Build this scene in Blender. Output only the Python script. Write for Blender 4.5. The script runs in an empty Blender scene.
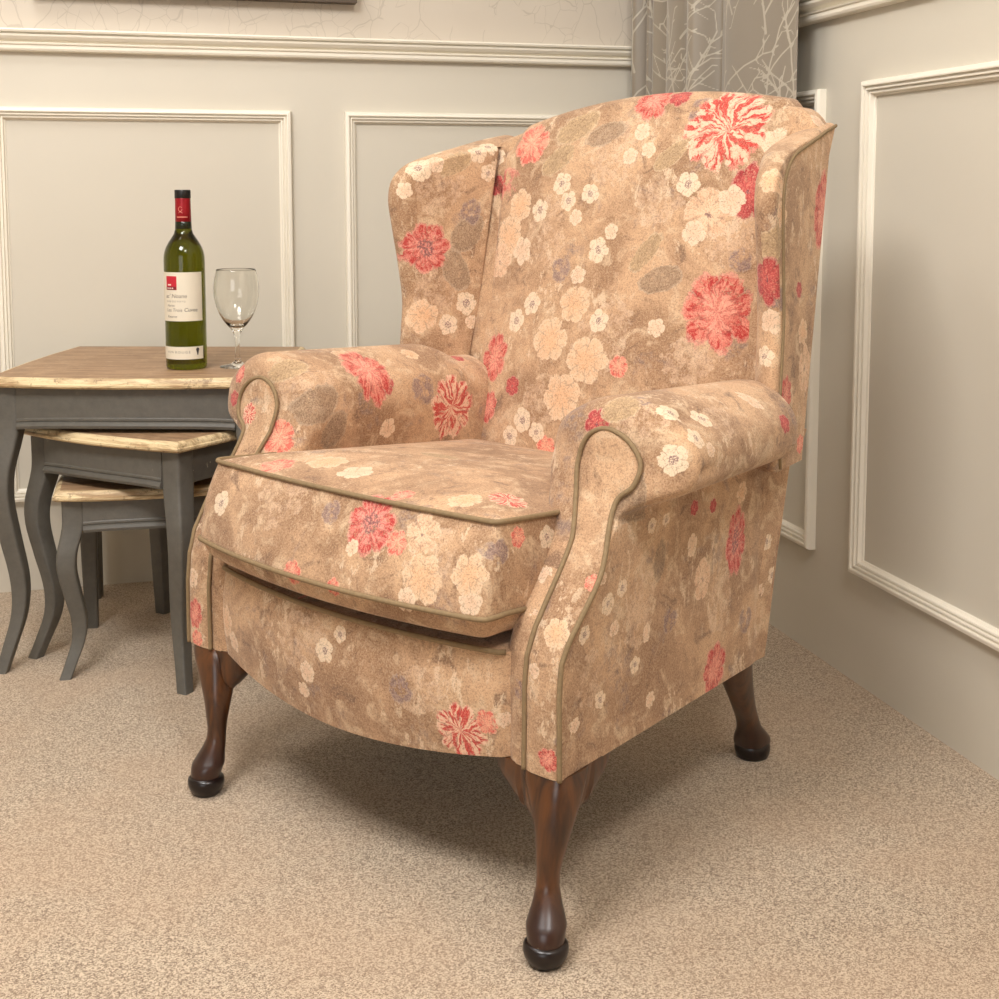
import bpy, bmesh, math, random
import numpy as np
from mathutils import Vector, Matrix
from math import sin, cos, pi, radians, sqrt, atan2, exp

S = bpy.context.scene
COL = S.collection
random.seed(7)

# ------------------------------------------------------------------ camera
FPX, CY, YAW, PITCH, CAMH = 1317.7, 326.7, 15.193, 5.862, 0.85
cam_d = bpy.data.cameras.new('camera')
cam = bpy.data.objects.new('camera', cam_d)
COL.objects.link(cam)
cam_d.sensor_fit = 'HORIZONTAL'
cam_d.sensor_width = 36.0
cam_d.lens = 36.0 * FPX / 999.0
cam_d.shift_y = -(499.5 - CY) / 999.0
cam_d.clip_start = 0.02
cam.location = (0, 0, CAMH)
cam.rotation_euler = (radians(90 - PITCH), radians(0.04), radians(-YAW))
S.camera = cam

# ------------------------------------------------------------------ world, lights, exposure
wld = bpy.data.worlds.new('room_world')
S.world = wld
wld.use_nodes = True
wld.node_tree.nodes['Background'].inputs[0].default_value = (0.97, 0.98, 1.0, 1)
wld.node_tree.nodes['Background'].inputs[1].default_value = 0.32


def area(name, loc, target, size, power, color, size_y=None):
    d = bpy.data.lights.new(name, 'AREA')
    d.energy = power
    d.color = color
    d.size = size
    if size_y:
        d.shape = 'RECTANGLE'
        d.size_y = size_y
    o = bpy.data.objects.new(name, d)
    COL.objects.link(o)
    o.location = loc
    o.rotation_euler = (Vector(target) - Vector(loc)).to_track_quat('-Z', 'Y').to_euler()
    return o


WARM = (1.0, 0.985, 0.965)
area('ceiling_light_key', (-0.55, 0.80, 2.42), (0.3, 1.8, 0.2), 0.8, 38, WARM, 0.8)
area('ceiling_light_side', (0.45, -0.1, 2.44), (0.8, 1.8, 0.4), 0.5, 22, WARM, 0.5)
area('ceiling_light_back', (-0.5, 2.1, 2.44), (-0.5, 2.3, 0.0), 0.6, 8, WARM, 0.6)
area('low_fill_light', (-1.4, -1.4, 1.1), (0.4, 2.0, 0.3), 1.6, 12, (0.97, 0.98, 1.0), 1.4)  # added low fill lamp, no window here; lifts the shade under the chair

S.view_settings.view_transform = 'Standard'
S.view_settings.look = 'None'
S.view_settings.exposure = 0.70
S.view_settings.gamma = 1.0
S.view_settings.use_curve_mapping = False


# ------------------------------------------------------------------ node helpers
class NT:
    def __init__(self, tree):
        self.t = tree
        self.n = tree.nodes
        self.l = tree.links

    def put(self, sock, v):
        if isinstance(v, bpy.types.NodeSocket):
            self.l.new(v, sock)
        elif v is not None:
            try:
                sock.default_value = v
            except Exception:
                if isinstance(v, (int, float)):
                    sock.default_value = (v, v, v)
                else:
                    sock.default_value = tuple(v) + (1.0,)

    def m(self, op, a, b=None, c=None, clamp=False):
        n = self.n.new('ShaderNodeMath')
        n.operation = op
        n.use_clamp = clamp
        self.put(n.inputs[0], a)
        if b is not None:
            self.put(n.inputs[1], b)
        if c is not None:
            self.put(n.inputs[2], c)
        return n.outputs[0]

    def v(self, op, a, b=None):
        n = self.n.new('ShaderNodeVectorMath')
        n.operation = op
        self.put(n.inputs[0], a)
        if b is not None:
            self.put(n.inputs[3] if op == 'SCALE' else n.inputs[1], b)
        return n.outputs[1] if op in ('LENGTH', 'DOT_PRODUCT') else n.outputs[0]

    def sep(self, a):
        n = self.n.new('ShaderNodeSeparateXYZ')
        self.put(n.inputs[0], a)
        return n.outputs[0], n.outputs[1], n.outputs[2]

    def comb(self, x, y, z):
        n = self.n.new('ShaderNodeCombineXYZ')
        for i, q in enumerate((x, y, z)):
            self.put(n.inputs[i], q)
        return n.outputs[0]

    def noise(self, vec, scale, detail=2.0, rough=0.5, dist=0.0, color=False, dim='3D', lac=2.0):
        n = self.n.new('ShaderNodeTexNoise')
        n.noise_dimensions = dim
        self.put(n.inputs['Vector'], vec)
        self.put(n.inputs['Scale'], scale)
        n.inputs['Detail'].default_value = detail
        n.inputs['Roughness'].default_value = rough
        n.inputs['Lacunarity'].default_value = lac
        n.inputs['Distortion'].default_value = dist
        return n.outputs['Color'] if color else n.outputs['Fac']

    def vor(self, vec, scale, feature='F1', out=0, rand=1.0):
        n = self.n.new('ShaderNodeTexVoronoi')
        n.feature = feature
        self.put(n.inputs['Vector'], vec)
        n.inputs['Scale'].default_value = scale
        n.inputs['Randomness'].default_value = rand
        return n.outputs[out]

    def ss(self, x, a, b, o0=0.0, o1=1.0):
        n = self.n.new('ShaderNodeMapRange')
        n.interpolation_type = 'SMOOTHSTEP'
        self.put(n.inputs[0], x)
        self.put(n.inputs[1], a)
        self.put(n.inputs[2], b)
        self.put(n.inputs[3], o0)
        self.put(n.inputs[4], o1)
        return n.outputs[0]

    def mix(self, f, a, b, mode='MIX'):
        n = self.n.new('ShaderNodeMix')
        n.data_type = 'RGBA'
        n.blend_type = mode
        self.put(n.inputs[0], f)
        self.put(n.inputs[6], a)
        self.put(n.inputs[7], b)
        return n.outputs[2]

    def attr(self, name):
        n = self.n.new('ShaderNodeAttribute')
        n.attribute_name = name
        return n

    def coord(self, which='Object'):
        n = self.n.new('ShaderNodeTexCoord')
        return n.outputs[which]

    def bump(self, h, strength, dist=0.001):
        n = self.n.new('ShaderNodeBump')
        n.inputs['Strength'].default_value = strength
        n.inputs['Distance'].default_value = dist
        self.put(n.inputs['Height'], h)
        return n.outputs[0]


def srgb(r, g, b):
    f = lambda c: (c / 255 / 12.92) if c / 255 <= 0.04045 else ((c / 255 + 0.055) / 1.055) ** 2.4
    return (f(r), f(g), f(b), 1.0)


def new_mat(name):
    m = bpy.data.materials.new(name)
    m.use_nodes = True
    t = NT(m.node_tree)
    return m, t, m.node_tree.nodes['Principled BSDF']


def simple(name, col, rough=0.5, metal=0.0, spec=None):
    m, t, b = new_mat(name)
    b.inputs['Base Color'].default_value = col
    b.inputs['Roughness'].default_value = rough
    b.inputs['Metallic'].default_value = metal
    if spec is not None:
        b.inputs['Specular IOR Level'].default_value = spec
    return m


# ------------------------------------------------------------------ materials
def mat_paint():
    m, t, b = new_mat('cream_wall_paint')
    c = t.coord()
    n = t.noise(c, 2.2, 3)
    b.inputs['Roughness'].default_value = 0.55
    t.put(b.inputs['Base Color'], t.mix(n, srgb(205, 197, 181), srgb(211, 204, 189)))
    t.put(b.inputs['Normal'], t.bump(t.noise(c, 350, 2), 0.08, 0.0006))
    return m


def mat_trim():
    m, t, b = new_mat('cream_trim_paint')
    t.put(b.inputs['Base Color'], t.mix(t.noise(t.coord(), 9, 2), srgb(238, 230, 213), srgb(243, 236, 221)))
    b.inputs['Roughness'].default_value = 0.42
    return m


def branch_mask(t, co, scale, width, seed=0.0, keep=0.45):
    w = t.noise(t.v('ADD', co, (seed, 0, seed)), 9, 3, color=True)
    w = t.v('SCALE', t.v('SUBTRACT', w, (0.5, 0.5, 0.5)), 0.05)
    p = t.v('ADD', co, w)
    p = t.v('MULTIPLY', p, (1.0, 1.0, 0.55))
    e1 = t.vor(p, scale, 'DISTANCE_TO_EDGE')
    l1 = t.ss(e1, width, width * 0.45)
    k1 = t.ss(t.noise(t.v('ADD', co, (3 + seed, 1, 2)), 7, 1), keep, keep + 0.03)
    p2 = t.v('ADD', t.v('MULTIPLY', p, (1.0, 1.0, 1.6)), (5.2, 1.3, 2.2))
    e2 = t.vor(p2, scale * 1.9, 'DISTANCE_TO_EDGE')
    l2 = t.ss(e2, width * 1.3, width * 0.5)
    k2 = t.ss(t.noise(t.v('ADD', co, (7 + seed, 4, 9)), 10, 1), keep + 0.06, keep + 0.09)
    return t.m('MAXIMUM', t.m('MULTIPLY', l1, k1), t.m('MULTIPLY', l2, k2))


def mat_wallpaper():
    m, t, b = new_mat('branch_wallpaper')
    c = t.coord()
    k = branch_mask(t, c, 15, 0.016, 0.0, 0.42)
    base = t.mix(t.noise(c, 5, 3), srgb(196, 184, 168), srgb(205, 194, 178))
    t.put(b.inputs['Base Color'], t.mix(t.m('MULTIPLY', k, 0.38), base, srgb(158, 146, 130)))
    b.inputs['Roughness'].default_value = 0.6
    t.put(b.inputs['Normal'], t.bump(t.noise(c, 400, 2), 0.15, 0.0008))
    return m


def mat_curtain():
    m, t, b = new_mat('taupe_branch_curtain')
    c = t.attr('cloth_uv').outputs['Vector']
    k = t.ss(t.attr('twig').outputs['Fac'], 0.0005, -0.0005)
    base = t.mix(t.noise(c, 6, 2), srgb(132, 121, 106), srgb(144, 133, 117))
    t.put(b.inputs['Base Color'], t.mix(t.m('MULTIPLY', k, 0.8), base, srgb(186, 176, 158)))
    t.put(b.inputs['Roughness'], t.ss(k, 0, 1, 0.42, 0.6))
    b.inputs['Sheen Weight'].default_value = 0.3
    wv = t.m('SINE', t.m('MULTIPLY', t.sep(c)[2], 4200))
    t.put(b.inputs['Normal'], t.bump(t.m('ADD', t.m('MULTIPLY', wv, 0.2), k), 0.25, 0.0006))
    return m


def mat_carpet():
    m, t, b = new_mat('beige_carpet')
    c = t.coord()
    n1 = t.sep(t.vor(t.v('ADD', c, t.v('SCALE', t.noise(c, 120, 2, color=True), 0.003)), 620, 'F1', 1))[0]
    n2 = t.noise(c, 280, 4, 0.9)
    n3 = t.noise(c, 4, 4, 0.6)
    n4 = t.noise(t.v('MULTIPLY', c, (1, 1.8, 1)), 70, 4, 0.8)
    f = t.m('ADD', t.m('MULTIPLY', n1, 0.42), t.m('MULTIPLY', n2, 0.58))
    col = t.mix(t.ss(f, 0.27, 0.70), srgb(126, 107, 91), srgb(212, 194, 170))
    col = t.mix(t.m('MULTIPLY', t.ss(n3, 0.35, 0.65), 0.30), col, srgb(186, 156, 128))
    col = t.mix(t.m('MULTIPLY', t.ss(n4, 0.55, 0.75), 0.35), col, srgb(150, 127, 103))
    t.put(b.inputs['Base Color'], col)
    b.inputs['Roughness'].default_value = 0.95
    b.inputs['Specular IOR Level'].default_value = 0.1
    b.inputs['Sheen Weight'].default_value = 0.15
    t.put(b.inputs['Normal'], t.bump(f, 0.5, 0.0016))
    return m


NLAY = 5


def bloom_group():
    g = bpy.data.node_groups.new('printed_bloom', 'ShaderNodeTree')
    I = g.interface
    I.new_socket('Base', in_out='INPUT', socket_type='NodeSocketColor')
    I.new_socket('A', in_out='INPUT', socket_type='NodeSocketVector')
    I.new_socket('B', in_out='INPUT', socket_type='NodeSocketVector')
    I.new_socket('Outer', in_out='INPUT', socket_type='NodeSocketColor')
    I.new_socket('Opacity', in_out='INPUT', socket_type='NodeSocketFloat')
    I.new_socket('Inner', in_out='INPUT', socket_type='NodeSocketColor')
    I.new_socket('Wobble', in_out='INPUT', socket_type='NodeSocketVector')
    I.new_socket('Fine', in_out='INPUT', socket_type='NodeSocketFloat')
    I.new_socket('Wear', in_out='INPUT', socket_type='NodeSocketFloat')
    I.new_socket('Color', in_out='OUTPUT', socket_type='NodeSocketColor')
    t = NT(g)
    gi = g.nodes.new('NodeGroupInput')
    go = g.nodes.new('NodeGroupOutput')
    o = {s.name: s for s in gi.outputs}
    u, v, valid = t.sep(o['A'])
    npet, streak, core = t.sep(o['B'])
    wx, wy, wz = t.sep(o['Wobble'])
    amp = 0.46
    u = t.m('ADD', u, t.m('MULTIPLY', t.m('SUBTRACT', wx, 0.5), amp))
    v = t.m('ADD', v, t.m('MULTIPLY', t.m('SUBTRACT', wy, 0.5), amp))
    r = t.m('SQRT', t.m('ADD', t.m('MULTIPLY', u, u), t.m('MULTIPLY', v, v)))
    th = t.m('ARCTAN2', v, u)
    lob = t.m('ABSOLUTE', t.m('COSINE', t.m('MULTIPLY', th, t.m('MULTIPLY', npet, 0.5))))
    lobs = t.m('POWER', lob, 0.5)
    edge = t.m('ADD', t.m('MULTIPLY', lobs, 0.24), 0.70)
    # jagged rim from fine noise
    edge = t.m('ADD', edge, t.m('MULTIPLY', t.m('SUBTRACT', o['Fine'], 0.5), 0.5))
    q = t.m('DIVIDE', r, edge)
    mask = t.ss(q, 1.03, 0.96)
    mask = t.m('MULTIPLY', mask, t.m('GREATER_THAN', valid, 0.999))
    # petal streaks: noise in polar coordinates (cos/sin keep it continuous)
    pv = t.comb(t.m('MULTIPLY', t.m('COSINE', th), 3.6), t.m('MULTIPLY', t.m('SINE', th), 3.6),
                t.m('MULTIPLY', r, 1.6))
    pv = t.v('ADD', pv, t.v('SCALE', o['B'], 3.7))
    sn = t.noise(pv, 1.6, 3, 0.6)
    st = t.ss(sn, 0.47, 0.54)
    grad = t.ss(t.m('ADD', r, t.m('MULTIPLY', t.m('SUBTRACT', o['Fine'], 0.5), 0.8)), 0.25, 0.75)
    f = t.m('ADD', t.m('MULTIPLY', st, streak), t.m('MULTIPLY', grad, t.m('SUBTRACT', 1.0, streak)))
    col = t.mix(f, o['Inner'], o['Outer'])
    # second ring of curled petals inside the bloom
    ring = t.m('ABSOLUTE', t.m('SUBTRACT', t.m('ADD', r, t.m('MULTIPLY', t.m('COSINE', t.m('MULTIPLY', th, t.m('ADD', npet, 2.0))), 0.07)), 0.52))
    rl = t.m('MULTIPLY', t.ss(ring, 0.045, 0.01), t.m('MULTIPLY', t.ss(o['Fine'], 0.45, 0.55), 0.45))
    col = t.mix(rl, col, t.mix(0.75, o['Outer'], (0.16, 0.08, 0.06, 1)))
    # dark lines between petals and thin rim
    gap = t.m('MULTIPLY', t.ss(lob, 0.22, 0.06), t.ss(r, 0.22, 0.4))
    gap = t.m('MULTIPLY', gap, t.m('GREATER_THAN', npet, 0.5))
    col = t.mix(t.m('MULTIPLY', gap, 0.5), col, t.mix(0.6, o['Outer'], (0.14, 0.06, 0.05, 1)))
    rim = t.m('MULTIPLY', t.ss(q, 0.86, 0.93), t.ss(o['Fine'], 0.42, 0.5))
    col = t.mix(t.m('MULTIPLY', rim, 0.35), col, (0.75, 0.58, 0.42, 1))
    # core
    cr = t.m('ADD', r, t.m('MULTIPLY', t.m('SUBTRACT', o['Fine'], 0.5), 0.5))
    cm = t.ss(cr, core, t.m('MULTIPLY', core, 0.7))
    cm = t.m('MULTIPLY', cm, t.ss(t.noise(o['A'], 11, 2), 0.42, 0.52))
    col = t.mix(t.m('MULTIPLY', cm, 0.8), col, (0.16, 0.06, 0.08, 1))
    worn = t.m('SUBTRACT', 1.0, t.m('MULTIPLY', o['Wear'], 0.65))
    # low-opacity blooms get a broken, cloudy coverage
    cloud = t.ss(o['Fine'], t.m('SUBTRACT', 0.9, t.m('MULTIPLY', o['Opacity'], 0.9)), t.m('SUBTRACT', 1.0, t.m('MULTIPLY', o['Opacity'], 0.9)))
    mask = t.m('MULTIPLY', t.m('MULTIPLY', mask, worn), t.m('MAXIMUM', cloud, t.m('GREATER_THAN', o['Opacity'], 0.95)))
    mask = t.m('MULTIPLY', mask, t.m('MINIMUM', t.m('ADD', o['Opacity'], 0.1), 0.96))
    col = t.mix(mask, o['Base'], col)
    t.l.new(col, go.inputs['Color'])
    return g


def mat_fabric():
    m, t, b = new_mat('floral_print_fabric')
    c = t.v('ADD', t.coord(), t.attr('cloth_shift').outputs['Vector'])
    big = t.noise(c, 7, 4, 0.65, 0.6)
    mid = t.noise(c, 26, 4, 0.7, 0.8)
    fin = t.noise(c, 90, 3, 0.7)
    grit = t.noise(c, 420, 2, 0.9)
    col = t.mix(t.ss(big, 0.36, 0.64), srgb(156, 121, 92), srgb(200, 162, 127))
    col = t.mix(t.m('MULTIPLY', t.ss(mid, 0.5, 0.68), 0.75), col, srgb(210, 181, 149))
    col = t.mix(t.m('MULTIPLY', t.ss(mid, 0.44, 0.30), 0.7), col, srgb(120, 92, 74))
    # grey-violet clouds
    gv = t.noise(t.v('ADD', c, (4, 3, 2)), 9, 4, 0.7, 0.5)
    col = t.mix(t.m('MULTIPLY', t.m('MULTIPLY', t.ss(gv, 0.56, 0.68), t.ss(fin, 0.38, 0.58)), 0.6), col, srgb(126, 110, 108))
    # scratchy cream wear, mostly running along the warp
    sc = t.noise(t.v('MULTIPLY', c, (1.0, 1.0, 0.45)), 60, 4, 0.8)
    sc2 = t.noise(t.v('ADD', c, (9, 2, 5)), 8, 3, 0.6)
    col = t.mix(t.m('MULTIPLY', t.m('MULTIPLY', t.ss(sc, 0.54, 0.60), t.ss(sc2, 0.47, 0.60)), 0.75), col, srgb(222, 196, 166))
    wob = t.noise(c, 34, 3, 0.6, color=True)
    fine = t.noise(c, 75, 4, 0.75)
    wearf = t.m('MULTIPLY', t.ss(t.noise(c, 130, 3, 0.8), 0.55, 0.63), t.ss(t.noise(t.v('ADD', c, (2, 8, 1)), 14, 3), 0.42, 0.62))
    g = bloom_group()
    for k in range(NLAY):
        n = t.n.new('ShaderNodeGroup')
        n.node_tree = g
        co = t.attr('bloom%d_outer' % k)
        t.put(n.inputs['Base'], col)
        t.put(n.inputs['A'], t.attr('bloom%d_uv' % k).outputs['Vector'])
        t.put(n.inputs['B'], t.attr('bloom%d_par' % k).outputs['Vector'])
        t.put(n.inputs['Outer'], co.outputs['Color'])
        t.put(n.inputs['Opacity'], co.outputs['Alpha'])
        t.put(n.inputs['Inner'], t.attr('bloom%d_inner' % k).outputs['Color'])
        t.put(n.inputs['Wobble'], wob)
        t.put(n.inputs['Fine'], fine)
        t.put(n.inputs['Wear'], wearf)
        col = n.outputs['Color']
    # woven grain in the printed cloth
    col = t.mix(t.m('MULTIPLY', t.ss(grit, 0.52, 0.64), 0.30), col, srgb(226, 196, 160))
    col = t.mix(t.m('MULTIPLY', t.ss(grit, 0.48, 0.36), 0.40), col, srgb(84, 60, 44))
    t.put(b.inputs['Base Color'], col)
    b.inputs['Roughness'].default_value = 0.85
    b.inputs['Specular IOR Level'].default_value = 0.2
    b.inputs['Sheen Weight'].default_value = 0.15
    t.put(b.inputs['Normal'], t.bump(t.m('ADD', grit, t.m('MULTIPLY', fin, 0.6)), 0.3, 0.0012))
    return m


def mat_piping():
    m, t, b = new_mat('olive_taupe_piping')
    c = t.coord()
    t.put(b.inputs['Base Color'], t.mix(t.noise(c, 200, 2), srgb(118, 97, 68), srgb(150, 127, 94)))
    b.inputs['Roughness'].default_value = 0.8
    t.put(b.inputs['Normal'], t.bump(t.noise(c, 700, 2), 0.3, 0.0005))
    return m


def mat_legwood():
    m, t, b = new_mat('polished_mahogany')
    c = t.coord()
    n = t.noise(t.v('MULTIPLY', c, (6, 6, 1)), 9, 4, 0.6, 0.5)
    zz = t.sep(c)[2]
    col = t.mix(t.ss(n, 0.3, 0.7), srgb(44, 22, 10), srgb(92, 52, 20))
    # each leg turns darker from the ankle down
    col = t.mix(t.m('MULTIPLY', t.ss(zz, 0.085, 0.05), 0.85), col, srgb(44, 20, 14))
    t.put(b.inputs['Base Color'], col)
    b.inputs['Roughness'].default_value = 0.33
    b.inputs['Coat Weight'].default_value = 0.4
    b.inputs['Coat Roughness'].default_value = 0.25
    return m


def mat_tablepaint():
    m, t, b = new_mat('distressed_grey_paint')
    c = t.coord()
    g = t.n.new('ShaderNodeNewGeometry')
    n = t.noise(c, 60, 4, 0.7)
    col = t.mix(n, srgb(80, 77, 71), srgb(106, 102, 94))
    ed = t.m('MULTIPLY', t.ss(g.outputs['Pointiness'], 0.56, 0.62), t.ss(t.noise(c, 35, 3, 0.8), 0.62, 0.68))
    chips = t.ss(t.noise(c, 120, 3, 0.9), 0.76, 0.78)
    col = t.mix(t.m('MAXIMUM', ed, t.m('MULTIPLY', chips, 0.7)), col, srgb(190, 178, 158))
    t.put(b.inputs['Base Color'], col)
    b.inputs['Roughness'].default_value = 0.5
    t.put(b.inputs['Normal'], t.bump(t.noise(c, 300, 3), 0.15, 0.001))
    return m


def mat_tabletop(name, edge):
    m, t, b = new_mat(name)
    c = t.coord()
    st = t.noise(t.v('MULTIPLY', c, (1, 7, 7)), 10, 5, 0.7, 0.6)
    n = t.noise(c, 50, 4, 0.8)
    if edge:
        col = t.mix(t.ss(st, 0.36, 0.6), srgb(170, 141, 104), srgb(224, 202, 160))
        col = t.mix(t.m('MULTIPLY', t.ss(n, 0.56, 0.64), 0.6), col, srgb(120, 94, 66))
    else:
        col = t.mix(t.ss(st, 0.3, 0.68), srgb(128, 98, 72), srgb(168, 136, 104))
        col = t.mix(t.m('MULTIPLY', t.ss(n, 0.5, 0.7), 0.5), col, srgb(188, 158, 124))
    t.put(b.inputs['Base Color'], col)
    b.inputs['Roughness'].default_value = 0.5
    t.put(b.inputs['Normal'], t.bump(st, 0.2, 0.001))
    return m


def mat_glass(name, col, rough=0.0, ior=1.5):
    m, t, b = new_mat(name)
    b.inputs['Base Color'].default_value = col
    b.inputs['Transmission Weight'].default_value = 1.0
    b.inputs['Roughness'].default_value = rough
    b.inputs['IOR'].default_value = ior
    return m


PAINT = mat_paint()
TRIM = mat_trim()
PAPER = mat_wallpaper()
CURT = mat_curtain()
CARPET = mat_carpet()
FAB = mat_fabric()
PIPE = mat_piping()
WOOD = mat_legwood()
GREY = mat_tablepaint()
TOP = mat_tabletop('weathered_oak_top', False)
EDGE = mat_tabletop('limed_oak_edge', True)
CEIL = simple('white_ceiling', srgb(235, 228, 215), 0.8)
PAD = simple('dark_stained_foot', srgb(26, 16, 14), 0.28)
LINING = simple('black_dust_cover', srgb(26, 24, 23), 0.9)


# ------------------------------------------------------------------ mesh helpers
def link(name, me, mat, parent=None, smooth=True, auto=None):
    if smooth:
        me.polygons.foreach_set('use_smooth', [True] * len(me.polygons))
    if auto is not None:
        try:
            me.set_sharp_from_angle(angle=radians(auto))
        except Exception:
            pass
    mats = mat if isinstance(mat, (list, tuple)) else [mat]
    for q in mats:
        me.materials.append(q)
    o = bpy.data.objects.new(name, me)
    COL.objects.link(o)
    if parent is not None:
        o.parent = parent
    me.update()
    return o


def mesh(name, vs, fs):
    me = bpy.data.meshes.new(name)
    me.from_pydata([tuple(float(q) for q in v) for v in vs], [], fs)
    me.update()
    return me


def bm_obj(name, bm, mat, parent=None, smooth=False, auto=30):
    bmesh.ops.recalc_face_normals(bm, faces=bm.faces)
    me = bpy.data.meshes.new(name)
    bm.to_mesh(me)
    bm.free()
    return link(name, me, mat, parent, smooth, auto if smooth else None)


def crom(pts, n, closed=False):
    """Catmull-Rom through pts, resampled to n samples by length."""
    P = [np.array(p, float) for p in pts]
    out = []
    m = len(P)
    rng = range(m) if closed else range(m - 1)
    for i in rng:
        if closed:
            a, b, c, d = P[(i - 1) % m], P[i], P[(i + 1) % m], P[(i + 2) % m]
        else:
            b, c = P[i], P[i + 1]
            a = P[i - 1] if i > 0 else 2 * b - c
            d = P[i + 2] if i + 2 < m else 2 * c - b
        for k in range(16):
            s = k / 16
            out.append(0.5 * ((2 * b) + (-a + c) * s + (2 * a - 5 * b + 4 * c - d) * s * s + (-a + 3 * b - 3 * c + d) * s ** 3))
    out.append(P[0] if closed else P[-1])
    out = np.array(out)
    L = np.concatenate([[0], np.cumsum(np.linalg.norm(np.diff(out, axis=0), axis=1))])
    t = np.linspace(0, L[-1], n + 1 if closed else n)
    res = np.array([np.interp(t, L, out[:, k]) for k in range(out.shape[1])]).T
    return res[:-1] if closed else res


def crom_match(pts, per):
    """open spline sampled 'per' times per segment (keeps landmarks matched)."""
    P = [np.array(p, float) for p in pts]
    m = len(P)
    out = []
    for i in range(m - 1):
        b, c = P[i], P[i + 1]
        a = P[i - 1] if i > 0 else 2 * b - c
        d = P[i + 2] if i + 2 < m else 2 * c - b
        k_n = per[i] if isinstance(per, (list, tuple)) else per
        for k in range(k_n):
            s = k / k_n
            out.append(0.5 * ((2 * b) + (-a + c) * s + (2 * a - 5 * b + 4 * c - d) * s * s + (-a + 3 * b - 3 * c + d) * s ** 3))
    out.append(P[-1])
    return np.array(out)


def rings_mesh(name, rings, closed=True, cap0=False, cap1=False):
    n = len(rings[0])
    vs = [p for r in rings for p in r]
    fs = []
    for i in range(len(rings) - 1):
        for j in range(n if closed else n - 1):
            a = i * n + j
            b = i * n + (j + 1) % n
            fs.append((a, b, b + n, a + n))
    if cap0:
        fs.append(tuple(range(n))[::-1])
    if cap1:
        fs.append(tuple(range((len(rings) - 1) * n, len(rings) * n)))
    me = mesh(name, vs, fs)
    bm = bmesh.new()
    bm.from_mesh(me)
    bmesh.ops.recalc_face_normals(bm, faces=bm.faces)
    bm.to_mesh(me)
    bm.free()
    return me


def tube_rings(path, r, seg=10, closed=False):
    P = [Vector(p) for p in path]
    n = len(P)
    rings = []
    T = []
    for i in range(n):
        a = P[(i - 1) % n] if (closed or i > 0) else P[i]
        b = P[(i + 1) % n] if (closed or i < n - 1) else P[i]
        T.append((b - a).normalized())
    up = Vector((0, 0, 1)) if abs(T[0].z) < 0.9 else Vector((1, 0, 0))
    N = (up - T[0] * up.dot(T[0])).normalized()
    for i in range(n):
        N = (N - T[i] * N.dot(T[i]))
        N.normalize()
        B = T[i].cross(N)
        rr = r[i] if hasattr(r, '__len__') else r
        rings.append([P[i] + (N * cos(2 * pi * k / seg) + B * sin(2 * pi * k / seg)) * rr for k in range(seg)])
    if closed:
        rings.append(rings[0])
    return rings


def tube(name, path, r, mat, parent=None, seg=10, closed=False):
    me = rings_mesh(name, tube_rings(path, r, seg, closed), True, not closed, not closed)
    return link(name, me, mat, parent, True)


def lathe(name, prof, mat, parent=None, seg=64, auto=None):
    rings = [[(r * cos(2 * pi * k / seg), r * sin(2 * pi * k / seg), z) for k in range(seg)] for r, z in prof]
    me = rings_mesh(name, rings, True, prof[0][0] > 1e-4, prof[-1][0] > 1e-4)
    bm = bmesh.new()
    bm.from_mesh(me)
    bmesh.ops.remove_doubles(bm, verts=bm.verts, dist=1e-6)
    bmesh.ops.recalc_face_normals(bm, faces=bm.faces)
    bm.to_mesh(me)
    bm.free()
    return link(name, me, mat, parent, True, auto)


def box_bm(bm, lo, hi):
    c = [(a + b) / 2 for a, b in zip(lo, hi)]
    s = [(b - a) for a, b in zip(lo, hi)]
    r = bmesh.ops.create_cube(bm, size=1.0, matrix=Matrix.Translation(c) @ Matrix.Diagonal((s[0], s[1], s[2], 1)))
    return r['verts']


def empty(name, loc, rz=0.0):
    o = bpy.data.objects.new(name, None)
    COL.objects.link(o)
    o.location = loc
    o.rotation_euler = (0, 0, rz)
    return o


def tag(o, label, cat, group=None):
    o['label'] = label
    o['category'] = cat
    if group:
        o['group'] = group


def struct(o, label=None):
    o['kind'] = 'structure'
    if label:
        o['label'] = label
    return o


# ------------------------------------------------------------------ the room
XR, YB = 1.178, 2.920
XL, YF, ZC = -2.6, -2.6, 2.5


def box_obj(name, lo, hi, mat, parent=None, bevel=0.0):
    bm = bmesh.new()
    box_bm(bm, lo, hi)
    if bevel:
        bmesh.ops.bevel(bm, geom=bm.edges[:], offset=bevel, segments=2, affect='EDGES')
    return bm_obj(name, bm, mat, parent)


struct(box_obj('floor', (XL, YF, -0.08), (XR, YB, 0), CARPET), 'beige speckled carpet across the room')
struct(box_obj('ceiling', (XL, YF, ZC), (XR, YB, ZC + 0.08), CEIL), 'white ceiling')
struct(box_obj('wall_left', (XL - 0.1, YF - 0.1, -0.08), (XL, YB + 0.1, ZC + 0.08), PAINT), 'cream wall on the left')
struct(box_obj('wall_front', (XL, YF - 0.1, -0.08), (XR + 0.1, YF, ZC + 0.08), PAINT), 'cream wall behind the viewer')
for nm, lo, hi in (('wall_back', (XL, YB, -0.08), (XR + 0.1, YB + 0.1, 1.156)),
                   ('wall_right', (XR, YF, -0.08), (XR + 0.1, YB, 1.156))):
    struct(box_obj(nm, lo, hi, PAINT), 'cream panelled lower wall')
struct(box_obj('wall_back_upper', (XL, YB, 1.156), (XR + 0.1, YB + 0.1, ZC + 0.08), PAPER), 'wall above the dado rail with branch patterned wallpaper')
struct(box_obj('wall_right_upper', (XR, YF, 1.156), (XR + 0.1, YB, ZC + 0.08), PAPER), 'right wall above the dado rail with branch patterned wallpaper')


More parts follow.
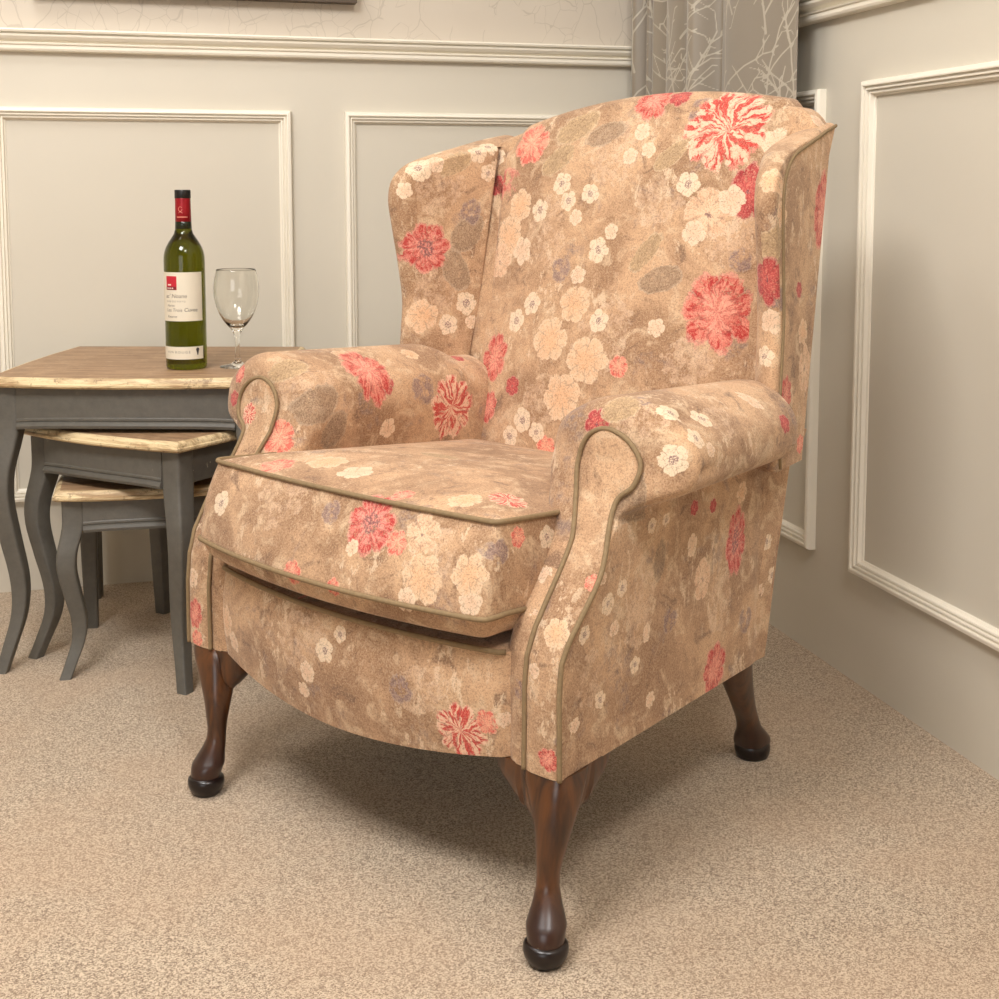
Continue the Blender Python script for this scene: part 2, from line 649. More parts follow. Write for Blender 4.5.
def sweep_open(name, prof, a, b, axis, mat, cut_a=0, cut_b=0):
    """Extrude profile [(depth, height)] between a and b along a wall."""
    rings = []
    for s in (a, b):
        r = []
        for d, z in prof:
            r.append((s, YB - d, z) if axis == 'x' else (XR - d, s, z))
        rings.append(r)
    me = rings_mesh(name, rings, True, True, True)
    return link(name, me, mat, None, False)


RAILP = [(0, 1.137), (0.008, 1.137), (0.018, 1.1385), (0.0205, 1.1425), (0.0205, 1.149), (0.024, 1.1505), (0.025, 1.1525),
         (0.0170, 1.1530), (0.0170, 1.156), (0.026, 1.160), (0.032, 1.166), (0.033, 1.1700), (0.024, 1.1705), (0.024, 1.1735),
         (0.034, 1.1742), (0.036, 1.178), (0.034, 1.181), (0, 1.181)]
struct(sweep_open('trim_1', RAILP, XL, XR, 'x', TRIM), 'moulded cream dado rail on back wall')
RAILR = [(d, z + 0.012) for d, z in RAILP]
struct(sweep_open('trim_2', RAILR, YF, YB, 'y', TRIM), 'moulded cream dado rail on right wall')

# frame moulding for the wall panels, mitred at the corners (width inwards, height off wall)
MOULD = [(0, 0), (0, .012), (.002, .0170), (.0075, .0185), (.0095, .0180), (.0102, .0115), (.0125, .0115), (.0130, .0150), (.0158, .0148),
         (.0165, .0080), (.0185, .0080), (.0190, .0112), (.0218, .0105), (.0230, .0040), (.0260, .0020), (.0260, 0)]


def panel(idx, a0, a1, z0, z1, axis, label):
    cs = [(a0, z0, 1, 1), (a1, z0, -1, 1), (a1, z1, -1, -1), (a0, z1, 1, -1)]
    rings = []
    for a, z, sa, sz in cs + cs[:1]:
        r = []
        for w, h in MOULD:
            p, q = a + sa * w, z + sz * w
            r.append((p, YB - h, q) if axis == 'x' else (XR - h, p, q))
        rings.append(r)
    me = rings_mesh('trim', rings, False)
    o = link('trim_%d' % idx, me, TRIM, None, False)
    struct(o, label)


ZP0, ZP1 = 0.196, 1.024
panel(3, -0.290, 0.321, ZP0, ZP1, 'x', 'rectangular panel moulding on back wall behind the tables')
panel(4, 0.438, 1.049, ZP0, ZP1, 'x', 'rectangular panel moulding on back wall behind the armchair')
panel(5, -1.018, -0.407, ZP0, ZP1, 'x', 'rectangular panel moulding on back wall left of the tables')
panel(6, 2.129, 2.800, ZP0, ZP1 + 0.006, 'y', 'panel moulding on right wall nearest the corner')
panel(7, 0.90, 1.986, ZP0, ZP1 + 0.008, 'y', 'panel moulding on right wall beside the armchair')
panel(8, -0.33, 0.77, ZP0, ZP1 + 0.008, 'y', 'panel moulding on right wall towards the viewer')

# ------------------------------------------------------------------ picture frame on the back wall
pf = empty('picture_frame', (0.13, YB, 1.256))
tag(pf, 'dark brown hanging picture frame above the dado rail, only its bottom edge seen', 'picture')
bm = bmesh.new()
fw, fh, ft, fd = 0.335, 0.60, 0.035, 0.034
for lo, hi in (((-fw, -fd, 0), (fw, -0.001, ft)), ((-fw, -fd, fh - ft), (fw, -0.001, fh)),
               ((-fw, -fd, ft), (-fw + ft, -0.001, fh - ft)), ((fw - ft, -fd, ft), (fw, -0.001, fh - ft))):
    box_bm(bm, lo, hi)
bm_obj('frame', bm, simple('dark_frame_wood', srgb(78, 62, 46), 0.5), pf)
bm = bmesh.new()
box_bm(bm, (-fw + ft, -0.018, ft), (fw - ft, -0.004, fh - ft))
bm_obj('print', bm, simple('cream_print_paper', srgb(205, 196, 178), 0.7), pf)


# ------------------------------------------------------------------ curtain
def build_curtain():
    # plan path of the folds, from the back-wall side to the free right edge
    path = [(1.092, 2.870), (1.090, 2.845), (1.136, 2.825), (1.098, 2.790), (1.140, 2.765), (1.098, 2.740), (1.082, 2.710), (1.110, 2.675),
            (1.150, 2.660), (1.088, 2.640), (1.074, 2.600), (1.086, 2.545), (1.146, 2.530), (1.100, 2.505), (1.062, 2.480), (1.058, 2.445),
            (1.110, 2.425), (1.096, 2.385), (1.088, 2.330), (1.094, 2.260), (1.108, 2.190), (1.120, 2.150), (1.122, 2.135)]
    P = crom(path, 420)
    L = np.concatenate([[0], np.cumsum(np.linalg.norm(np.diff(P, axis=0), axis=1))])
    zs = np.concatenate([np.linspace(0.62, 0.94, 18), np.arange(0.945, 1.36, 0.0028), np.linspace(1.37, 2.30, 50)])
    vs, uv = [], []
    for side in (0, 1):
        for i, z in enumerate(zs):
            for j, p in enumerate(P):
                a = P[max(j - 1, 0)]
                b = P[min(j + 1, len(P) - 1)]
                t = (b - a) / (np.linalg.norm(b - a) + 1e-9)
                nrm = np.array([t[1], -t[0]]) * (0.0009 if side else -0.0009)
                lean = (z - 1.0) * 0.006
                w = 0.004 * sin(j * 0.05 + z * 2.5)
                vs.append((p[0] + nrm[0] + w * 0.5 + lean * 0.3, p[1] + nrm[1] + w - lean * 0.6, z))
                uv.append((L[j], 0.3, z))
    n, m = len(P), len(zs)
    fs = []
    for side in (0, 1):
        o = side * n * m
        for i in range(m - 1):
            for j in range(n - 1):
                a = o + i * n + j
                f = (a, a + 1, a + n + 1, a + n)
                fs.append(f if side else f[::-1])
    for i in range(m - 1):
        for j in (0, n - 1):
            a = i * n + j
            fs.append((a, a + n, a + n + n * m, a + n * m))
    for j in range(n - 1):
        for i in (0, m - 1):
            a = i * n + j
            fs.append((a, a + 1, a + 1 + n * m, a + n * m))
    me = mesh('curtain', vs, fs)
    at = me.attributes.new('cloth_uv', 'FLOAT_VECTOR', 'POINT')
    at.data.foreach_set('vector', np.array(uv, dtype=np.float32).ravel())
    # embroidered branches: distance to drawn twigs in cloth coordinates
    rnd = np.random.RandomState(5)
    segs = []

    def grow(x, z, ang, w, left, gen):
        while left > 0:
            st = 0.020 + 0.022 * rnd.rand()
            ang += (rnd.rand() - 0.5) * 0.55
            x2, z2 = x + st * sin(ang), z + st * cos(ang)
            segs.append((x, z, x2, z2, w * 2.1, w * 1.95))
            if rnd.rand() < 0.50 and gen < 3:
                grow(x2, z2, ang + (1 if rnd.rand() < 0.5 else -1) * (0.45 + 0.55 * rnd.rand()), w * 0.82, left * (0.45 + 0.3 * rnd.rand()), gen + 1)
            if rnd.rand() < 0.35:
                sa = ang + (1 if rnd.rand() < 0.5 else -1) * 0.9
                segs.append((x2, z2, x2 + 0.010 * sin(sa), z2 + 0.010 * cos(sa), w * 2.4, 0.0026))
            x, z, left, w = x2, z2, left - st, w * 0.95
    W = L[-1]
    for u0 in np.arange(0.02, W, 0.115):
        for z0 in (0.86, 1.09, 1.33, 1.62, 1.9):
            grow(u0 + 0.07 * rnd.rand(), z0 + 0.12 * rnd.rand(), (rnd.rand() - 0.5) * 1.5, 0.0024, 0.30, 0)
    UV = np.array(uv)[:, [0, 2]]
    half = len(UV) // 2
    Q = UV[:half]
    D = np.full(half, 1.0)
    for x0, z0, x1, z1, w0, w1 in segs:
        m_ = (Q[:, 0] > min(x0, x1) - 0.02) & (Q[:, 0] < max(x0, x1) + 0.02) & (Q[:, 1] > min(z0, z1) - 0.02) & (Q[:, 1] < max(z0, z1) + 0.02)
        if not m_.any():
            continue
        p = Q[m_]
        d = np.array([x1 - x0, z1 - z0])
        tt = np.clip(((p[:, 0] - x0) * d[0] + (p[:, 1] - z0) * d[1]) / (d @ d), 0, 1)
        dist = np.hypot(p[:, 0] - x0 - tt * d[0], p[:, 1] - z0 - tt * d[1]) - (w0 + (w1 - w0) * tt) * 0.55
        D[m_] = np.minimum(D[m_], dist)
    at = me.attributes.new('twig', 'FLOAT', 'POINT')
    at.data.foreach_set('value', np.concatenate([D, D]).astype(np.float32))
    o = link('curtain', me, CURT)
    tag(o, 'grey taupe curtain with pale embroidered branches hanging in the corner behind the armchair', 'curtain')
    pole = empty('curtain_pole', (1.06, 2.55, 2.31))
    tag(pole, 'metal curtain pole above the branch patterned curtain', 'curtain pole')
    met = simple('brushed_metal', srgb(150, 140, 125), 0.3, 1.0)
    tube('rod', [(0.045, 0.34, 0.02), (0.045, -0.46, 0.02)], 0.012, met, pole, 16)
    tube('bracket', [(0.045, 0.12, 0.02), (0.117, 0.12, 0.02)], 0.007, met, pole, 10)


build_curtain()


# ------------------------------------------------------------------ armchair
CH = empty('armchair', (0.2425, 1.627, 0), atan2(-0.837, 0.547))
tag(CH, 'wingback armchair in brown floral fabric with red blooms on dark wooden legs', 'armchair')
FAB_OBJS = []


def fab(o):
    bm = bmesh.new()
    bm.from_mesh(o.data)
    if bm.calc_volume(signed=True) < 0:
        bmesh.ops.reverse_faces(bm, faces=bm.faces)
        bm.to_mesh(o.data)
    bm.free()
    o.data.update()
    FAB_OBJS.append(o)
    return o


def yfront(z):
    return float(np.interp(z, [0.2, 0.29, 0.33, 0.36, 0.40, 0.45, 0.50, 0.54, 0.62],
                           [0, 0, 0.004, 0.016, 0.044, 0.080, 0.106, 0.117, 0.121]))


PIPEC = [(.295, .198), (.296, .26), (.296, .32), (.299, .38), (.300, .448), (.284, .505), (.281, .540), (.294, .566), (.320, .576), (.350, .566),
         (.369, .542), (.364, .516), (.345, .497), (.347, .462), (.357, .420), (.352, .37), (.346, .33), (.3465, .26), (.347, .198)]
SECF = [(.262, .198), (.259, .26), (.255, .32), (.250, .38), (.238, .45), (.222, .505), (.221, .540), (.236, .579), (.300, .609), (.370, .603),
        (.423, .562), (.420, .514), (.355, .484), (.351, .462), (.349, .42), (.348, .37), (.347, .33), (.347, .26), (.347, .198)]
SECM = [(.238, .198), (.236, .26), (.233, .32), (.230, .38), (.226, .45), (.221, .505), (.222, .538), (.236, .568), (.290, .596), (.345, .594),
        (.388, .556), (.382, .508), (.324, .480), (.322, .462), (.321, .42), (.320, .37), (.319, .33), (.319, .26), (.318, .198)]
SECB = [(.232, .198), (.230, .26), (.228, .32), (.226, .38), (.222, .45), (.220, .505), (.222, .536), (.236, .560), (.270, .575), (.315, .572),
        (.335, .550), (.334, .510), (.322, .480), (.316, .462), (.315, .42), (.314, .37), (.313, .33), (.313, .26), (.312, .198)]
PER = [14, 14, 12, 14, 12, 8, 8, 10, 12, 12, 10, 12, 8, 8, 10, 8, 12, 14]


def arm_pts():
    return crom_match(PIPEC, PER), crom_match(SECF, PER), crom_match(SECM, PER), crom_match(SECB, PER)


def back_y(z):
    return 0.500 + (z - 0.2) * 0.2


def build_arm(sx):
    A, B, Mm, Cc = arm_pts()
    PUFF = [min(0.030, np.linalg.norm(q - p) * (0.42 if (q[1] < 0.40 and q[0] < 0.3) else 0.75)) for p, q in zip(A, B)]
    PUFF = np.convolve(np.pad(PUFF, 6, 'edge'), np.ones(13) / 13, 'valid')
    rings = []
    # facing plane up to the piping, then a padded quarter-round out to the full section
    nr = 10
    for k in range(nr + 1):
        a = k / nr * pi / 2
        f = sin(a)
        dpt = (1 - cos(a))
        ring = []
        for i in range(len(A)):
            p = A[i] * (1 - f) + B[i] * f
            w = np.linalg.norm(B[i] - A[i])
            y0 = yfront(A[i][1]) * (1 - f) + yfront(B[i][1]) * f
            ring.append((sx * p[0], y0 + dpt * PUFF[i] + 0.002, p[1]))
        rings.append(ring)
    ys = np.linspace(0, 1, 95)
    for t in ys[1:]:
        ring = []
        for i in range(len(A)):
            s = i / (len(A) - 1)
            w = np.linalg.norm(B[i] - A[i])
            ys_ = yfront(B[i][1]) + PUFF[i] + 0.002
            ye = 0.50 + max(0, Cc[i][1] - 0.2) * 0.2 if i > len(A) * 0.62 else 0.52
            yy = ys_ + (ye - ys_) * t
            q = (yy - ys_) / (0.43 - ys_)
            if q < 1:
                p = B[i] * (1 - q) + Mm[i] * q
            else:
                q = min(1.0, (yy - 0.43) / 0.045)
                q = q * q
                p = Mm[i] * (1 - q) + Cc[i] * q
            # gathered pleats near the front of the scroll
            g = exp(-((yy - ys_) / 0.055) ** 2) * min(1, (yy - ys_) / 0.012)
            if 0.42 < s < 0.74:
                win = sin(pi * (s - 0.42) / 0.32)
                pl = 1 - exp(-(sin(s * 46.0) / 0.30) ** 2)
                c0 = np.array([0.325, 0.545])
                p = c0 + (p - c0) * (1 - 0.075 * g * win * (1 - pl))
            ring.append((sx * p[0], yy, p[1]))
        rings.append(ring)
    me = rings_mesh('arm', rings, False)
    # close the back and the hidden underside so it is a solid
    n = len(A)
    bm = bmesh.new()
    bm.from_mesh(me)
    bm.verts.ensure_lookup_table()
    last = [bm.verts[(len(rings) - 1) * n + i] for i in range(n)]
    bm.faces.new(last)
    for r in range(len(rings) - 1):
        try:
            bm.faces.new((bm.verts[r * n], bm.verts[r * n + n - 1], bm.verts[(r + 1) * n + n - 1], bm.verts[(r + 1) * n]))
        except Exception:
            pass
    bmesh.ops.recalc_face_normals(bm, faces=bm.faces)
    bm.to_mesh(me)
    bm.free()
    arm = fab(link('arm', me, FAB, CH, True, 60))
    # facing panel framed by the piping: sweep between left and right halves of the outline
    half = 0
    vs, fs = [], []
    top_i = int(sum(PER[:8]))
    Lh = crom([A[i] for i in range(0, top_i + 1)], 110)
    Rh = crom([A[i] for i in range(len(A) - 1, top_i - 1, -1)], 110)
    m = 12
    for a, b in zip(Lh, Rh):
        for k in range(m + 1):
            t = k / m
            p = a * (1 - t) + b * t
            puff = 0.0045 * (1 - (2 * t - 1) ** 4)
            vs.append((sx * p[0], yfront(p[1]) + 0.001 - puff, p[1]))
    for i in range(len(Lh) - 1):
        for k in range(m):
            a = i * (m + 1) + k
            f = (a, a + 1, a + m + 2, a + m + 1)
            fs.append(f)
    me = mesh('arm_facing', vs, fs)
    bm = bmesh.new()
    bm.from_mesh(me)
    bmesh.ops.remove_doubles(bm, verts=bm.verts, dist=1e-5)
    bmesh.ops.recalc_face_normals(bm, faces=bm.faces)
    if sum(f.normal.y for f in bm.faces) > 0:
        bmesh.ops.reverse_faces(bm, faces=bm.faces)
    bm.to_mesh(me)
    bm.free()
    FAB_OBJS.append(link('arm_facing', me, FAB, arm, True))
    path = [(sx * p[0], yfront(p[1]) - 0.0015, p[1]) for p in crom([tuple(q) for q in A], 230)]
    tube('piping', path, 0.0031, PIPE, arm, 10)
    return arm


ARM_R = build_arm(1)
ARM_L = build_arm(-1)


def pad_mesh(outline, center, front, back, r_f, r_b, mp, nr=44, side=6, nb=10, dome=None):
    """Padded closed body. outline: Nx2, front/back: depth functions, mp maps (a,b,d)->xyz."""
    C = np.array(center)
    O = np.array(outline)
    # inward normals approximated by scaling; offset distances need the local radius
    rad = np.linalg.norm(O - C, axis=1)
    rings = []
    for k in range(nr + 1):
        t = k / nr
        ring = []
        for p, R in zip(O, rad):
            q = C + (p - C) * (t * (1 - r_f / R)) if t > 0 else C + (p - C) * 1e-4
            ring.append(mp(q[0], q[1], front(q[0], q[1])))
        rings.append(ring)
    nq = 7
    for k in range(1, nq + 1):
        a = k / nq * pi / 2
        ring = []
        for p, R in zip(O, rad):
            q = C + (p - C) * (1 - r_f / R + r_f / R * sin(a))
            ring.append(mp(q[0], q[1], front(q[0], q[1]) - r_f * (1 - cos(a))))
        rings.append(ring)
    for k in range(1, side + 1):
        t = k / (side + 1)
        ring = []
        for p in O:
            f0 = front(p[0], p[1]) - r_f
            b0 = back(p[0], p[1]) + r_b
            bul = dome(t) if dome else 0.0
            q = C + (p - C) * (1 + bul / max(np.linalg.norm(p - C), 1e-6))
            ring.append(mp(q[0], q[1], f0 * (1 - t) + b0 * t))
        rings.append(ring)
    for k in range(nq + 1):
        a = k / nq * pi / 2
        ring = []
        for p, R in zip(O, rad):
            q = C + (p - C) * (1 - r_b / R + r_b / R * cos(a))
            ring.append(mp(q[0], q[1], back(q[0], q[1]) + r_b * (1 - sin(a))))
        rings.append(ring)
    for k in range(nb - 1, -1, -1):
        t = k / nb
        ring = []
        for p, R in zip(O, rad):
            q = C + (p - C) * (t * (1 - r_b / R)) if t > 0 else C + (p - C) * 1e-4
            ring.append(mp(q[0], q[1], back(q[0], q[1])))
        rings.append(ring)
    return rings_mesh('pad', rings, True, True, True)


def rounded(pts, n):
    """resample polyline with corners to n points evenly (keeps given shape)."""
    P = np.array(list(pts) + [pts[0]], float)
    L = np.concatenate([[0], np.cumsum(np.linalg.norm(np.diff(P, axis=0), axis=1))])
    t = np.linspace(0, L[-1], n + 1)[:-1]
    return np.array([np.interp(t, L, P[:, 0]), np.interp(t, L, P[:, 1])]).T


def ztop(x):
    return 1.000 + 0.067 * x - 0.50 * x * x


# ---- outside back (thin upholstered board behind everything)
def build_outside_back():
    pts = []
    hw = lambda z: 0.312 + (z - 0.2) * 0.012
    for z in np.linspace(0.2, 0.925, 40):
        pts.append((hw(z), z))
    zt = lambda x: ztop(x) - 0.010 - (max(0, abs(x) - 0.285) / 0.033) ** 2 * 0.022
    for x in np.linspace(0.318, -0.318, 60):
        pts.append((x, min(zt(x), zt(x))))
    for z in np.linspace(0.925, 0.2, 40):
        pts.append((-hw(z), z))
    for x in np.linspace(-0.30, 0.30, 30):
        pts.append((x, 0.2))
    O = rounded(pts, 420)
    me = pad_mesh(O, (0, 0.6), lambda a, b: 0.045, lambda a, b: 0.0, 0.006, 0.008,
                  lambda a, b, d: (a, back_y(b) - d, b), nr=40, side=4, nb=40)
    return fab(link('outside_back', me, FAB, CH, True, 50))


build_outside_back()


# ---- inside back cushion
def build_backrest():
    pts = []
    hw = lambda z: 0.278 - (z - 0.4) * 0.032
    for z in np.linspace(0.40, 0.945, 50):
        pts.append((hw(z) + 0.028 * max(0, (z - 0.86) / 0.085) ** 1.5, z))
    # rounded shoulders then the crown
    for x in np.linspace(0.289, 0.255, 8)[1:]:
        s = (0.289 - x) / 0.034
        pts.append((x, 0.945 + (ztop(x) - 0.945) * (sin(s * pi / 2))))
    for x in np.linspace(0.25, -0.21, 60):
        pts.append((x, ztop(x)))
    for x in np.linspace(-0.215, -0.253, 8)[:-1]:
        s = (0.253 + x) / 0.038
        pts.append((x, 0.918 + (ztop(x) - 0.918) * (sin(s * pi / 2))))
    for z in np.linspace(0.918, 0.40, 50):
        pts.append((-hw(z), z))
    for x in np.linspace(-0.25, 0.25, 40):
        pts.append((x, 0.40))
    O = rounded(pts, 400)

    def yf(x, z):
        y = np.interp(z, [0.40, 0.44, 0.67, 0.91, 1.0], [0.492, 0.50, 0.552, 0.590, 0.612])
        bul = 0.034 * (1 - min(1, abs(x) / 0.26) ** 2.2) * (1 - max(0, (z - 0.86) / 0.16) ** 2)
        bul *= np.interp(z, [0.40, 0.50, 0.6, 0.8, 0.95], [0.6, 1.0, 1.15, 0.9, 0.7])
        return y - bul
    me = pad_mesh(O, (0, 0.68), lambda a, b: -yf(a, b), lambda a, b: -(back_y(b) - 0.001), 0.024, 0.006,
                  lambda a, b, d: (a, -d, b), nr=60, side=8, nb=6)
    return fab(link('backrest', me, FAB, CH, True, 70))


build_backrest()


# ---- wings
def wing_xo(y):
    return 0.358 - 0.165 * (y - 0.44)


def build_wing(sx):
    E = [(.438, .477), (.432, .52), (.431, .56), (.436, .62), (.439, .67), (.431, .73),
         (.420, .79), (.413, .836), (.421, .870), (.450, .895), (.50, .912), (.55, .925), (.60, .938), (.652, .948)]
    Es = crom(E, 210)
    rings = []
    Bs = []
    for (y, z) in Es:
        zb = min(z, 0.90)
        Bs.append((back_y(zb) - 0.016, zb))
    rr_i, rr_o = 0.026, 0.010

    def xs(y, side, d, z):
        xo = wing_xo(y)
        if side:   # inner face runs in to meet the edge of the back pad, then straight back
            yp = float(np.interp(z, [0.40, 0.44, 0.67, 0.91, 1.0], [0.492, 0.50, 0.552, 0.590, 0.612])) + 0.004
            xt = 0.278 - (z - 0.4) * 0.032 + 0.0035
            q = min(1.0, max(0.0, (y - 0.445) / (yp - 0.445)))
            xi = (0.319 * (1 - q) + xt * q)
            if y < 0.445:
                xi = xo - 0.038
            r_ = min(1.0, max(0.0, (y - (yp - 0.008)) / 0.012))
            if z < 0.925:
                xi += 0.020 * r_ * r_ * (3 - 2 * r_)
            xi = min(xi, xo - 0.014)
            e = min(1, d / rr_i)
            top = sqrt(max(0, 1 - (1 - e) ** 2))
            return (xo - 0.012) + (xi - (xo - 0.012)) * top
        e = min(1, d / rr_o)
        top = sqrt(max(0, 1 - (1 - e) ** 2))
        return (xo - 0.012) + 0.012 * top
    ts_o = list(np.linspace(0, 0.85, 64)) + [0.88, 0.905, 0.925, 0.945, 0.96, 0.972, 0.982, 0.990, 0.996, 0.999, 1.0]
    ts_i = ts_o[::-1][1:]
    for side, ts in ((0, ts_o), (1, ts_i)):
        for t in ts:
            ring = []
            for e, b in zip(Es, Bs):
                L = max(1e-4, sqrt((e[0] - b[0]) ** 2 + (e[1] - b[1]) ** 2))
                dd = (1 - t) * L
                y = b[0] + (e[0] - b[0]) * t
                z = b[1] + (e[1] - b[1]) * t
                ring.append((sx * xs(y, side, dd, z), y, z))
            rings.append(ring)
    me = rings_mesh('wing', rings, False)
    n, R = len(Es), len(rings)
    bm = bmesh.new()
    bm.from_mesh(me)
    bm.verts.ensure_lookup_table()
    V = lambda r, i: bm.verts[r * n + i]
    for r in range(R // 2):
        q = R - 1 - r
        if q - 1 > r + 1 or True:
            for i in (0, n - 1):
                f = [V(r, i), V(r + 1, i), V(q - 1, i), V(q, i)]
                if len(set(f)) == 4:
                    bm.faces.new(f)
                elif len(set(f)) == 3:
                    bm.faces.new([V(r, i), V(r + 1, i), V(q, i)])
    for i in range(n - 1):
        bm.faces.new([V(0, i), V(0, i + 1), V(R - 1, i + 1), V(R - 1, i)])
    bmesh.ops.recalc_face_normals(bm, faces=bm.faces)
    bm.to_mesh(me)
    bm.free()
    w = fab(link('wing', me, FAB, CH, True, 60))
    pp = [(.4535, .480), (.447, .52), (.446, .562), (.450, .62), (.454, .68), (.450, .74), (.445, .80), (.445, .845), (.456, .876), (.480, .896),
          (.52, .909), (.575, .924), (.61, .934), (.648, .943)]
    path = [(sx * (wing_xo(y) + 0.0008), y, z) for y, z in crom(pp, 120)]
    tube('piping', path, 0.0026, PIPE, w, 8)
    return w


WING_R = build_wing(1)
WING_L = build_wing(-1)


# ---- seat base with bowed front rail
def build_base():
    hw = 0.290
    hc = 0.259

    def bow(x):
        q = abs(x) / hc
        return 0.033 * (1 - q * q) if q < 1 else -1.5 * (abs(x) - hc)

    def zbot(x):
        s = min(1, abs(x) / hc)
        return 0.176 + 0.024 * s ** 1.8
    rings = []
    ny = 60
    nx = 130
    # profile runs: deck (back to front) -> front face down -> underside back
    xs = np.linspace(-hw, hw, nx)
    prof_n = []
    for k in range(20):
        prof_n.append(('deck', k / 20))
    for k in range(40):
        prof_n.append(('face', k / 39))
    for k in range(1, 8):
        prof_n.append(('under', k / 7))
    for kind, t in prof_n:
        ring = []
        for x in xs:
            yb = 0.002 - bow(x)
            if kind == 'deck':
                y = 0.50 + (yb - 0.002 - 0.50) * t
                z = 0.325 + 0.006 * (1 - (x / hw) ** 2) * sin(pi * min(1, t * 1.05))
            elif kind == 'face':
                zt = 0.325
                zb = zbot(x)
                z = zt + (zb - zt) * t
                y = yb - 0.010 * sin(pi * min(1, t * 1.0)) * (1 - 0.5 * (abs(x) / hw) ** 4)
                y += 0.004 * (1 - sin(pi * min(1, t))) * 0
            else:
                y = yb + (0.49 - yb) * t
                z = zbot(x) + (0.2 - zbot(x)) * min(1, t * 6) + 0.002
            ring.append((x, y, z))
        rings.append(ring)
    me = rings_mesh('seat_base', rings, False)
    sb = fab(link('seat_base', me, FAB, CH, True, 50))
    path = [(x, 0.0 - bow(x) - 0.002, 0.3255) for x in np.linspace(-hc - 0.004, hc + 0.004, 90)]
    tube('piping', path, 0.0034, PIPE, sb, 10)
    bm = bmesh.new()
    box_bm(bm, (-0.300, 0.03, 0.196), (0.300, 0.49, 0.204))
    bm_obj('underside_lining', bm, LINING, sb)


build_base()


# ---- loose seat cushion
def build_cushion():
    # front edges of top and bottom welts and shared back; outline as function of level w (0 top .. 1 bottom)
    def outline(w):
        yf0 = -0.008 * (1 - w) - 0.036 * w
        bow = 0.014 * (1 - w) + 0.032 * w
        hwf = 0.262 * (1 - w) + 0.268 * w
        hwb = 0.246
        yb = 0.500
        pts = []
        for s in np.linspace(-1, 1, 60):
            x = s * hwf
            pts.append((x, yf0 - bow * (1 - s * s)))
        for t in np.linspace(0, 1, 60)[1:]:
            x = hwf + (hwb - hwf) * t + 0.006 * sin(pi * t)
            pts.append((x, yf0 + (yb - yf0) * t))
        for s in np.linspace(1, -1, 50)[1:]:
            pts.append((s * hwb, yb))
        for t in np.linspace(1, 0, 60)[1:-1]:
            x = hwf + (hwb - hwf) * t + 0.006 * sin(pi * t)
            pts.append((-x, yf0 + (yb - yf0) * t))
        P = rounded(pts, 420)
        # soften the corners
        for _ in range(5):
            P = (np.roll(P, 1, 0) + P * 2 + np.roll(P, -1, 0)) / 4
        return P
    Ot, Ob = outline(0), outline(1)
    ztp = lambda y: 0.478 + np.interp(y, [-0.05, 0.0, 0.5], [0, 0, -0.038])
    zbp = lambda y: 0.375 + np.interp(y, [-0.05, 0.0, 0.5], [0, 0, -0.045])
    C = np.array([0.0, 0.235])
    rings = []

    def dome_rings(O, zf, sgn, amp, order):
        for t in order:
            ring = []
            for p in O:
                q = C + (p - C) * t
                d = amp * (1 - t ** 3.0) if sgn > 0 else amp * (1 - t ** 34)
                ring.append((q[0], q[1], zf(p[1]) * t + zf(q[1]) * (1 - t) + sgn * d))
            rings.append(ring)
    dome_rings(Ot, ztp, 1, 0.021, list(np.linspace(1e-4, 1, 56)))
    for k in range(1, 25):
        t = k / 25
        ring = []
        for a, b in zip(Ot, Ob):
            p = a * (1 - t) + b * t
            R = np.linalg.norm(p - C)
            q = C + (p - C) * (1 + 0.006 * sin(pi * t) / R)
            ring.append((q[0], q[1], ztp(a[1]) * (1 - t) + zbp(b[1]) * t))
        rings.append(ring)
    dome_rings(Ob, zbp, -1, 0.034, list(np.concatenate([np.linspace(1, 0.90, 18), np.linspace(0.89, 0.6, 16), np.linspace(0.55, 1e-4, 10)])))
    me = rings_mesh('seat_cushion', rings, True, True, True)
    # lift: keep everything above the deck
    for v in me.vertices:
        if v.co.z < 0.333:
            v.co.z = 0.333 + (v.co.z - 0.333) * 0.05
    c = fab(link('seat_cushion', me, FAB, CH, True, 75))
    for O, zf, off in ((Ot, ztp, 0.001), (Ob, zbp, -0.001)):
        path = []
        for p in O:
            q = C + (p - C) * (1 + 0.002 / np.linalg.norm(p - C))
            path.append((q[0], q[1], zf(p[1]) + off))
        tube('piping', path, 0.0033, PIPE, c, 10, closed=True)
    return c


CUSH = build_cushion()


# ---- legs
def superring(cx, cy, z, rx, ry, n=36, e=2.0, rot=0.0, tiltx=0, tilty=0):
    out = []
    for k in range(n):
        a = 2 * pi * k / n
        c, s = cos(a), sin(a)
        px = abs(c) ** (2 / e) * (1 if c >= 0 else -1) * rx
        py = abs(s) ** (2 / e) * (1 if s >= 0 else -1) * ry
        x = px * cos(rot) - py * sin(rot)
        y = px * sin(rot) + py * cos(rot)
        out.append((cx + x, cy + y, z + tiltx * x + tilty * y))
    return out


